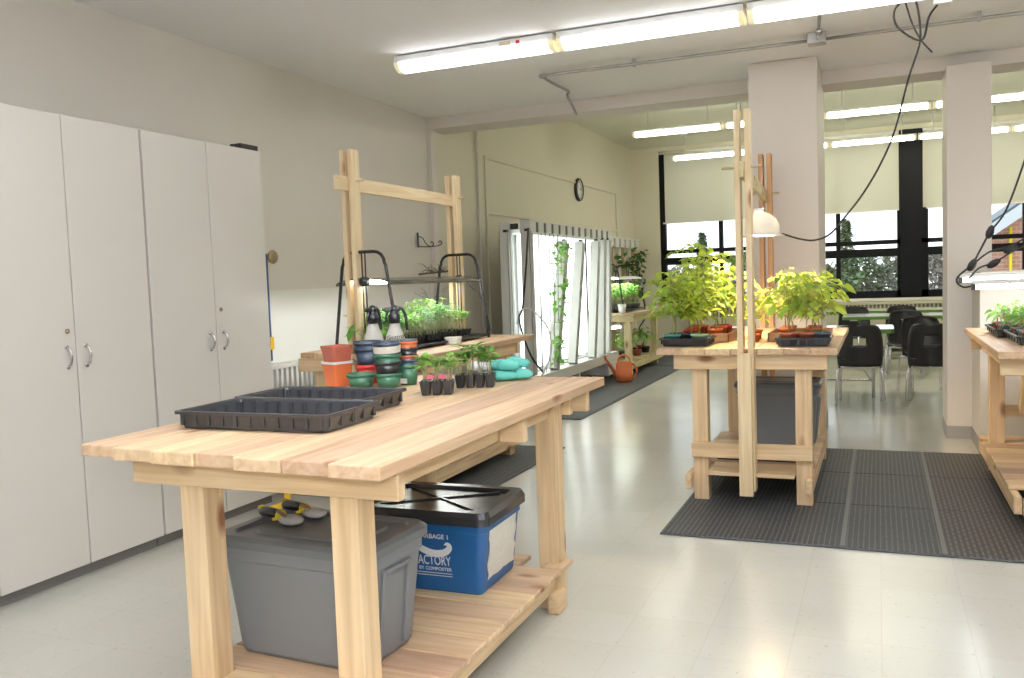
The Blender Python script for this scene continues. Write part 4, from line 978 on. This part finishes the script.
# ------------------------------------------------------------------ white grow-tower rack
t = thing('tower_rack', 'long white rack of upright grow towers lit from inside', 'grow rack', (-3.38, 8.48, 0))
hdr = MB().box(-.06, .06, 0, 3.0, 1.975, 1.992).box(-.06, -.045, 0, 3.0, 1.86, 1.975)
for k in range(13):
    y = .0 + k * .235; hdr.box(.035, .06, y, min(3.0, y + .15), 1.862, 1.975)
hdr.box(-.06, .06, -.01, .005, 1.86, 1.99)
hdr.build('header_rail', 'towerwhite', t, bevel=.003)
B(-.30, -.18, 0, 3.0, 1.86, 1.985).build('header_rail', 'towerwhite', t, bevel=.003)
for k in range(12): B(.037, .05, .155 + k * .235, .23 + k * .235, 1.87, 1.972).build('clip', 'blackplastic', t)
B(-.05, .04, -.012, -.001, 1.90, 1.96, mtx=Matrix.Translation((-.12, 0, 0))).build('hook', 'dark', t)
MB().box(-.08, .10, .0, 3.0, .24, .36).build('gutter', 'towerwhite', t, bevel=.006)
MB().box(-.30, -.14, .0, 3.0, .24, .36).build('gutter', 'towerwhite', t, bevel=.006)
MB().box(-.30, .10, 2.55, 2.95, .07, .24).build('pump_box', 'whiteplastic', t, bevel=.01)
for (x, y) in ((.05, .1), (.05, 2.85), (-.25, .1), (-.25, 2.85), (.05, 1.4), (-.25, 1.4)):
    MB().lathe([(.03, -.012), (.03, .012)], n=14, mtx=Matrix.Translation((x, y, .042)) @ Matrix.Rotation(PI / 2, 4, 'Y')).box(x - .02, x + .02, y - .02, y + .02, .05, .07).build('caster', 'blackplastic', t)
    if y != 2.85: B(x - .025, x + .025, y - .025, y + .025, .07, .24).build('foot_post', 'towerwhite', t)
for k in range(9):
    y = .22 + k * .32
    B(-.135, -.125, y - .12, y + .12, .40, 1.86).build('led_panel', 'led', t)
for k in range(2): MB().tube([(-.06, 2.2 + .5 * k, .36), (-.06, 2.2 + .5 * k, 1.86)], .012, 6).build('hose', 'blackplastic', t)
B(-.31, -.302, 0.02, 3.0, .36, 1.86).build('reflector', 'reflector', t)
def tower(lab, x, y, lean, w=.10, h=1.5, z=.37, grp='grow towers'):
    t_ = thing('grow_tower', lab, 'grow tower', (x, y, z), 0, grp)
    mt_ = Matrix.Rotation(-math.atan2(lean, h), 4, 'X'); q = w / 2
    MB().box(-.05, .05, -q, -q + .006, 0, h, mtx=mt_).box(-.05, .05, q - .006, q, 0, h, mtx=mt_).box(-.05, -.044, -q, q, 0, h, mtx=mt_).box(.044, .05, -q, -.012, 0, h, mtx=mt_).box(.044, .05, .012, q, 0, h, mtx=mt_).build('channel', 'towerwhite', t_)
    B(-.038, .038, -q + .01, q - .01, .02, h - .01, mtx=mt_).build('growing_media', 'gloved_grey', t_)
    B(-.02, .02, -.02, .02, h, h + .03, mtx=mt_).build('hook', 'blackplastic', t_)
    return t_
tower('white grow tower nearest the camera, upright at the end of the lit rack', -3.36, 8.46, 0)
for k, (yb, yt, lab) in enumerate(((9.06, 9.55, 'white grow tower leaning most, right of the vine'), (9.70, 10.15, 'second leaning white grow tower'), (10.45, 10.78, 'third leaning white grow tower'), (10.85, 11.04, 'fourth white grow tower, slightly leaning'), (11.12, 11.27, 'last white grow tower at the far end of the rack'))):
    tower(lab, -3.33, yb, yt - yb, w=.09 if k else .11, h=1.49)
for k in range(7): tower('%s white grow tower from the near end in the back row of the lit rack' % (nm + ['sixth', 'seventh'])[k], -3.60, 8.46 + k * .45, 0, w=.12, grp='back row grow towers')
MB_ = MB().tube(smooth_path([(-3.31, 8.38, 1.90), (-3.33, 8.33, 1.5), (-3.36, 8.28, 1.1), (-3.37, 8.2, .95), (-3.3, 8.3, .6), (-3.2, 8.4, .4)]), .010, 6)
tag(MB_.build('rack_cord', 'cord'), 'black cord hanging down the near end of the white tower rack', 'cord')
tag(MB().tube(smooth_path([(-3.42, 8.25, .92), (-3.38, 8.26, 1.05), (-3.3, 8.28, 1.08), (-3.2, 8.3, 1.0), (-3.1, 8.32, .85), (-3.08, 8.3, .6), (-3.2, 8.3, .36)]), .008, 6).build('clear_hose', 'whiteplastic'), 'pale hose looping at the foot of the tower rack', 'hose')
# climbing vines in the open front of the rack
def vine(lab, x, y, z0, z1, seed, leaf='leaf_fresh', n=34, L=.08, sp=.09, group=None, dy=0):
    t_ = thing('climbing_vine', lab, 'vine', (x, y, z0), 0, group); rr = random.Random(seed); s_ = MB(); l_ = MB(); P = []
    for k in range(12): P.append(Vector((rr.uniform(-.012, .012), rr.uniform(-.05, .05) + dy * k / 11, (z1 - z0) * k / 11)))
    P = smooth_path(P, 3); s_.tube(P, .004, 5)
    for k in range(n):
        p = P[int(rr.random() * (len(P) - 1))]; a = rr.uniform(-1.4, 1.4)
        d = Vector((abs(math.cos(a)) * .6, math.sin(a), rr.uniform(-.1, .7))); e = p + d * rr.uniform(.02, sp)
        s_.tube([p, e], .0018, 4); LL = L * rr.uniform(.6, 1.2)
        l_.leaf(e, (d.x * .4, d.y, rr.uniform(-.3, .3)), LL, LL * .8, droop=rr.uniform(.2, .7))
        if rr.random() < .6: l_.leaf(e, (d.x * .5, -d.y, rr.uniform(0, .6)), LL * .8, LL * .7, droop=.4)
    s_.build('stem', 'stem', t_); l_.build('foliage', leaf, t_); return t_
vine('bright green vine climbing the open front of the lit tower rack', -3.31, 9.0, .45, 1.76, 5, n=46, dy=.18, L=.095, sp=.13)
vine('second thinner vine beside the bright one in the lit rack', -3.31, 9.28, 1.1, 1.74, 6, n=22, L=.085, dy=.1)
st_ = MB()
for k in range(5): st_.tube([(-3.30, 8.62 + k * .13, .37), (-3.30, 8.72 + k * .13, 1.86)], .004, 4)
tag(st_.build('trellis_strings', 'greypot'), 'thin dark strings running down the open front of the tower rack', 'strings')

# second planter rack on the wall in the corner
t = thing('wall_planter_rack', 'white header with hanging planter towers on the far corner wall', 'grow rack', (-4.02, 13.5, 0))
hd = MB().box(-.05, .08, 0, 1.9, 1.99, 2.02)
for k in range(6): hd.box(.05, .08, k * .32, k * .32 + .22, 1.85, 1.99)
hd.build('header_rail', 'towerwhite', t, bevel=.003)
for k in range(6): B(-.04, .03, .02 + k * .32, .16 + k * .32, .95, 1.9).build('tower', 'greenpine' if k % 2 else 'towerwhite', t)
for k, (yy, z1_) in enumerate(((13.75, 1.75), (14.45, 1.7), (14.9, 1.85), (15.2, 1.8))):
    vine('dark green foliage on the corner wall planter, %s from the left' % nm[k], -3.93, yy, .95, z1_, 30 + k, leaf='leaf_dark', n=46, L=.10, sp=.2, group='dark vines on the corner planter')
# plants on and under the corner bench
for k in range(4):
    cell_pack('tray of bright green seedlings on the corner bench, %s from the near end' % nm[k], (-3.47, 11.76 + k * .29, .91), 0, 5, 4, 110 + k, leaf='leaf_fresh', h=.24, cs=.075, ch=.05, name='seedling_tray', group='seedling trays on the corner bench', n=2, L=.075)
tag(MB().lathe([(.045, 0), (.06, .12), (.055, .12), (.04, .01)], c=(-3.24, 11.47 + .12, .872), n=16, cap1=False).build('white_cup', 'whiteplastic'), 'white plastic cup at the near edge of the corner bench', 'cup')
fp = [broadleaf(.22, .15, 200 + k, n=16, leafL=.10) for k in range(3)]
for k in range(7):
    potted('leafy_plant', 'leafy green plant on the lower shelf of the corner bench, %s from the near end' % (nm + ['sixth', 'seventh'])[k], 'potted plant', (-3.42 + (k % 2) * .13, 11.72 + k * .26, .2015), .07, .09, 'blackplastic' if k % 3 else 'terracotta_dark', fp[k % 3], 'leaf_fresh', 'plants under the corner bench', rz=k * 1.3)
t = thing('shelf_light', 'white tube light slung at a slant under the corner bench', 'lamp', (-3.75, 11.8, .62), 0)
MB().tube([(0, 0, 0), (.42, 0, .05)], .02, 10).build('tube', 'tube_cool', t); B(0, .42, -.05, .05, .03, .045, mtx=Matrix.Rotation(-.12, 4, 'Y')).build('housing', 'whitemetal', t)
# hose coil under the corner bench
tag(MB().tube(smooth_path([(-3.35, 13.2, .86 - .04), (-3.33, 13.15, .7), (-3.4, 13.1, .55), (-3.3, 13.15, .45), (-3.38, 13.2, .3)]), .012, 6).build('grey_hose', 'greypot'), 'grey hose hanging under the far end of the corner bench', 'hose')

# watering can
t = thing('watering_can', 'orange red plastic watering can on the dark floor mat', 'watering can', (-3.05, 10.93, .013), 0)
t.scale = (1.0, 1.0, 1.2)
MB().lathe([(.095, 0), (.105, .01), (.112, .08), (.108, .082), (.104, .20), (.094, .205), (.090, .19), (.096, .02)], n=28, cap1=False).build('body', 'terracotta', t)
MB().tube(smooth_path([(-.075, -.03, .06), (-.13, -.05, .12), (-.18, -.07, .20), (-.215, -.085, .245)]), [.025] * 6 + [.02] * 6 + [.014] * 7, 10).build('spout', 'terracotta', t)
MB().lathe([(.012, -.0), (.035, .03), (.036, .036), (.0, .04)][:3], n=14, mtx=Matrix.Translation((-.215, -.085, .24)) @ Matrix.Rotation(-.75, 4, 'Y')).build('rose', 'terracotta', t)
MB().tube(smooth_path([(.095, 0, .03), (.15, .01, .07), (.165, .01, .13), (.13, .0, .18), (.09, 0, .19)]), .012, 8).build('side_handle', 'terracotta', t)
MB().tube(smooth_path([(-.085, 0, .19), (-.07, 0, .25), (.0, 0, .285), (.07, 0, .25), (.085, 0, .19)]), .011, 8).build('top_handle', 'terracotta', t)

# hanging planter in front of the far window
t = thing('hanging_planter', 'dark hanging basket with leaves in front of the left far window', 'hanging plant', (-1.72, 12, 1.30), 0)
MB().lathe([(.06, -.03), (.11, .10), (.105, .10), (.055, -.02)], n=20, cap1=False).build('basket', 'blackplastic', t)
s_, l_ = broadleaf(.14, .16, 77, n=26, leafL=.11); l_.build('foliage', 'leaf_green', t, loc=(0, 0, .09)); s_.build('stem', 'stem', t, loc=(0, 0, .09))
MB().tube([(-.10, 0, .10), (0, 0, .62)], .003, 4).tube([(.10, 0, .10), (0, 0, .62)], .003, 4).tube([(0, 0, .62), (0, 0, HB - 1.30)], .003, 4).build('hanger_cord', 'whiteplastic', t)

# ------------------------------------------------------------------ right bench: trays, seedlings, shelf lamps
def shelf_lamp(lab, loc, L, tube=True):
    t_ = thing('shelf_light', lab, 'lamp', loc, 0, 'shelf lamps over the right bench')
    MB().box(0, L, -.05, .05, .018, .034).box(0, L, -.022, .022, .034, .044).build('housing', 'whitemetal', t_, bevel=.004)
    for y in (-.028, .028):
        MB().tube([(.02, y, .0), (L - .02, y, .0)], .014, 10).build('fluorescent_tube', 'tube_cool', t_)
        for x in (.0, L - .02): B(x, x + .02, y - .016, y + .016, -.018, .02).build('tube_socket', 'blackplastic', t_)
    MB().tube([(.52, 0, .06), (.52, 0, HF - loc[2])], .0025, 4).tube([(L - .1, 0, .06), (L - .1, 0, HF - loc[2])], .0025, 4).build('chain', 'steel', t_)
    return t_
shelf_lamp('twin tube shelf light over the right seedlings, nearer one', (.53, 6.1, 1.225), 1.25)
shelf_lamp('twin tube shelf light over the right seedlings, farther one', (.49, 6.5, 1.262), 1.25)
for k, (x, y, lab) in enumerate(((.76, 6.05, 'farther long black tray of seedlings on the right bench'), (.80, 5.49, 'nearer long black tray of seedlings on the right bench'))):
    tray_thing('seed_tray', lab, .27, .54, .05, (x, y, ZT), 0, 'trays on the right bench', mt='blackplastic', ribs=5)
sp = [broadleaf(.10, .07, 300 + k, n=9, leafL=.06) for k in range(3)]
q = 0
proto = {}
for (x0, y0, wh) in ((.76, 6.05, 'farther'), (.80, 5.49, 'nearer')):
    for j in range(5):
        for i in range(2):
            pm = ['navypot', 'terracotta_dark', 'tealpot'][(i * 2 + j) % 3]
            loc = (x0 - .055 + i * .11, y0 - .2 + j * .1, ZT + .006)
            lab = '%s seedling in a %s pot, %s row of the %s right tray' % ('aisle side' if i == 0 else 'wall side', pm.replace('pot', '').replace('_', ' '), nm[j], wh)
            if (pm, q % 3) not in proto: proto[(pm, q % 3)] = potted('seedling_pot', lab, 'potted seedling', loc, .045, .06, pm, sp[q % 3], 'leaf_fresh', 'seedlings on the right bench', sq=4, rz=0)
            else: dup(proto[(pm, q % 3)], loc, 0, lab)
            q += 1
tag(MB().box(.652, .658, 5.95, 5.96, .985, 1.06).build('plant_tag', 'red'), 'red and white plant tag at the edge of the farther right tray', 'tag')

# ------------------------------------------------------------------ school chairs and tables in the back room
def chair(lab, loc, rz):
    t_ = thing('school_chair', lab, 'chair', loc, rz, 'black plastic school chairs')
    # back shell: faces +y toward the sitter; local back plane near y = 0
    vs = []; nx_, nz_ = 14, 14; fs = []
    for j in range(nz_ + 1):
        for i in range(nx_ + 1):
            u = -1 + 2 * i / nx_; v = j / nz_
            hw = .205 + .012 * math.sin(v * PI) - .03 * v ** 3
            if v > .85: hw -= .03 * ((v - .85) / .15) ** 2
            x = u * hw; z_ = .40 + .42 * v - .012 * u * u * (v > .95); y = .03 - .075 * v + .055 * (1 - abs(u) ** 2 * 1.0) * -.6 + .05 * u * u
            vs.append((x, y, z_))
    for j in range(nz_):
        for i in range(nx_):
            if 5 <= i <= 8 and 7 <= j <= 9: continue
            a = j * (nx_ + 1) + i; fs.append((a, a + 1, a + nx_ + 2, a + nx_ + 1))
    o = MB()._add(vs, fs, smooth=True).build('backrest', 'chairplastic', t_)
    sl = o.modifiers.new('s', 'SOLIDIFY'); sl.thickness = .008
    vs = []; fs = []
    for j in range(9):
        for i in range(13):
            u = -1 + 2 * i / 12; v = j / 8; hw = .205 - .02 * v
            vs.append((u * hw, .02 + .40 * v, .43 + .03 * u * u - .02 * math.sin(v * PI) - (.035 * max(0, v - .8) / .2) ** 1 + .03 * (1 - v) ** 6))
    for j in range(8):
        for i in range(12): a = j * 13 + i; fs.append((a, a + 1, a + 14, a + 13))
    o = MB()._add(vs, fs, smooth=True).build('seat', 'chairplastic', t_); sl = o.modifiers.new('s', 'SOLIDIFY'); sl.thickness = .008
    for sx_ in (-1, 1):
        MB().tube(smooth_path([(sx_ * .17, .06, .395), (sx_ * .19, .03, .385), (sx_ * .205, .0, .34), (sx_ * .222, -.03, .005)], 5), .014, 10).build('leg', 'chrome', t_)
        MB().tube(smooth_path([(sx_ * .15, .33, .395), (sx_ * .175, .36, .385), (sx_ * .19, .38, .34), (sx_ * .20, .41, .005)], 5), .014, 10).build('leg', 'chrome', t_)
        MB().tube([(sx_ * .165, .05, .395), (sx_ * .15, .34, .395)], .0125, 8).build('seat_rail', 'chrome', t_)
    MB().tube([(-.185, .035, .388), (.185, .035, .388)], .0125, 8).tube([(-.16, .34, .388), (.16, .34, .388)], .0125, 8).build('cross_rail', 'chrome', t_)
    return t_
ch0 = chair('black school chair with its back to us, left one beside the plants', (-.18, 9.21, 0), 0)
def ch(lab, loc, rz): return dup(ch0, loc, rz, lab)
ch('black school chair with its back to us, right one beside the column', (.46, 9.26, 0), -.04)
ch('black school chair facing us across the nearest table', (.31, 12.02, 0), PI - .1)
ch('black school chair facing us just behind the right chair', (.41, 10.50, 0), PI + .25)
ch('far black school chair at the right below the windows', (.29, 13.45, 0), PI + .1)
ch('far black school chair at the left below the windows', (-.33, 13.45, 0), PI)
def table(lab, cx, cy, L, W, h=.73, rz=0):
    t_ = thing('folding_table', lab, 'table', (cx, cy, 0), rz, 'folding tables in the back room')
    MB().rrect([(L / 2, W / 2, .04, h - .03), (L / 2, W / 2, .04, h)], n=4).build('tabletop', 'tabletop_grey', t_)
    MB().rrect([(L / 2 + .003, W / 2 + .003, .042, h - .045), (L / 2 + .003, W / 2 + .003, .042, h - .008)], n=4).build('edge_band', 'tableedge_green', t_)
    for sx_ in (-1, 1):
        x = sx_ * (L / 2 - .2)
        for y in (-W / 2 + .08, W / 2 - .08):
            MB().tube([(x, y, .003), (x, y, h - .04)], .014, 8).build('leg', 'chrome', t_)
        MB().tube([(x, -W / 2 + .08, .12), (x, W / 2 - .08, .12)], .012, 8).build('leg_brace', 'chrome', t_)
        MB().tube([(x, 0, .12), (x - sx_ * .4, 0, h - .05)], .010, 8).build('folding_strut', 'chrome', t_)
    MB().tube([(-L / 2 + .2, 0, .15), (L / 2 - .2, 0, .15)], .010, 8).build('stretcher', 'chrome', t_)
    return t_
table('nearest long folding table with a shiny top and green edge', -.76, 10.15, 1.8, .76)
table('second long folding table beyond the nearest one', .45, 12.75, 1.8, .76)
table('far folding table below the windows', .2, 14.4, 2.4, .76)

# ------------------------------------------------------------------ outdoors
tag(B(-60, 60, YF + 1, 140, -3.3, -3.0).build('lawn', 'ground'), 'flat dull grass outside the windows', 'ground', kind='structure')
t = thing('brick_building', 'brick building with a sloping silver eave outside the right window', 'building', (2.4, 28, -3.0))
bw = MB(); P_ = [(0, 0, 0), (9, 0, 0), (9, 0, 4.75 + 9 * .7), (0, 0, 4.75)]
bw._add(P_ + [(x, y + .4, z) for x, y, z in P_], [(0, 1, 2, 3), (7, 6, 5, 4), (0, 4, 5, 1), (1, 5, 6, 2), (2, 6, 7, 3), (3, 7, 4, 0)])
bw.build('brick_wall', 'brickred', t)
mt_ = Matrix.Translation((0, 0, 4.75)) @ Matrix.Rotation(-math.atan(.7), 4, 'Y')
MB().box(-.5, 11.2, -.5, .5, 0, .30, mtx=mt_).build('eave', 'eave', t)
MB().box(-.5, 11.2, -.45, 6, .30, .36, mtx=mt_).build('roof', 'greypot', t)
MB().tube([(.98, -.15, 0), (.98, -.15, 5.35)], .045, 8).build('pipe', 'pipe_yellow', t)
tag(MB().tube(smooth_path([(-.85, 18.5, -3), (-.85, 18.5, .2), (-.80, 18.5, .50), (-.6, 18.5, .55)]), .04, 8).build('yellow_post', 'pipe_yellow'), 'yellow bent pipe standing outside the window left of the pier', 'pipe')
def blob(mb, c, r, rr, sq=1.0):
    rg = []; n = 11
    for i in range(9):
        th = PI * i / 8; ring = []
        for k in range(n):
            a = 2 * PI * k / n; q = r * (1 + rr.uniform(-.22, .22)); ring.append(Vector(c) + Vector((math.sin(th) * math.cos(a) * q, math.sin(th) * math.sin(a) * q, -math.cos(th) * q * sq)))
        rg.append(ring)
    mb.rings(rg)
def tree(lab, x, y, h, w_, seed, mt, conifer=False):
    rr = random.Random(seed); t_ = thing('tree', lab, 'tree', (x, y, -3.0), 0, 'trees outside the windows')
    MB().tube([(0, 0, 0), (.05, 0, h * .4), (0, .05, h * .9)], .14, 8, r2=.04).build('trunk', 'bark', t_)
    c = MB(); n_ = 2600
    for k in range(n_):
        a = rr.uniform(0, 6.28); u = rr.random() ** (1.3 if conifer else .8)
        if conifer: z_ = h * (.15 + .85 * u); q = w_ * (1.02 - u) ** .9 * (.55 + .45 * abs(math.sin(u * 26))) * rr.uniform(.4, 1)
        else: z_ = h * (.12 + .86 * u); q = w_ * math.sin((.12 + .86 * u) * PI * .93) * rr.uniform(.3, 1.05) * (1 + .25 * math.sin(a * 3 + u * 9))
        c.leaf((q * math.cos(a), q * math.sin(a), z_), (math.cos(a) + rr.uniform(-.6, .6), math.sin(a) + rr.uniform(-.6, .6), rr.uniform(-.5, .9)), rr.uniform(.12, .26), rr.uniform(.08, .2))
    c.build('crown', mt, t_); return t_
TR = [(-7.0, 38, 6.1, .8, 'treegreen', 1, 'pointed tree showing in the left window above the bar'), (-5.3, 40, 5.4, 1.2, 'treegreen', 0, 'rounded tree right of the pointed one in the left window'), (-9.5, 42, 4.6, 2.6, 'treegrey', 0, 'bare grey tree at the far left of the view'),
      (-1.15, 36, 6.2, .9, 'treegreen', 1, 'pointed tree rising above the bar of the middle window'), (-.4, 32, 4.9, 1.5, 'treegreen', 0, 'green bushy tree low in the middle window'), (1.2, 38, 4.9, 2.2, 'treegrey', 0, 'grey leafless tree right of the green one'),
      (2.4, 42, 5.1, 2.2, 'treegrey', 0, 'grey leafless tree left of the brick building'), (-3.4, 44, 4.8, 2.4, 'treegrey', 0, 'grey tree hidden mostly by the near column'), (-12.5, 44, 4.4, 2.6, 'treegreen', 0, 'far green bush beyond the left window'), (-1.7, 30, 4.5, 1.4, 'treegreen', 0, 'low green shrub outside the middle window')]
for k, (x, y, h, w_, mt, cf, lab) in enumerate(TR): tree(lab, x, y, h, w_, k, mt, cf)
def hedge_mesh():
    rr = random.Random(5); h_ = MB()
    for k in range(8000):
        x = rr.uniform(-40, 6); y = rr.uniform(50, 51.5); top_ = 4.5 + .35 * math.sin(x * .9) + .25 * math.sin(x * 2.3)
        h_.leaf((x, y, rr.uniform(0, top_)), (rr.uniform(-.4, .4), rr.uniform(-.4, .4), 1), rr.uniform(.4, .9), rr.uniform(.12, .4))
    return h_
tag(hedge_mesh().build('hedge', 'treegrey'), 'long grey brown hedge line behind the trees', 'hedge', kind='stuff').location = (0, 0, -3)
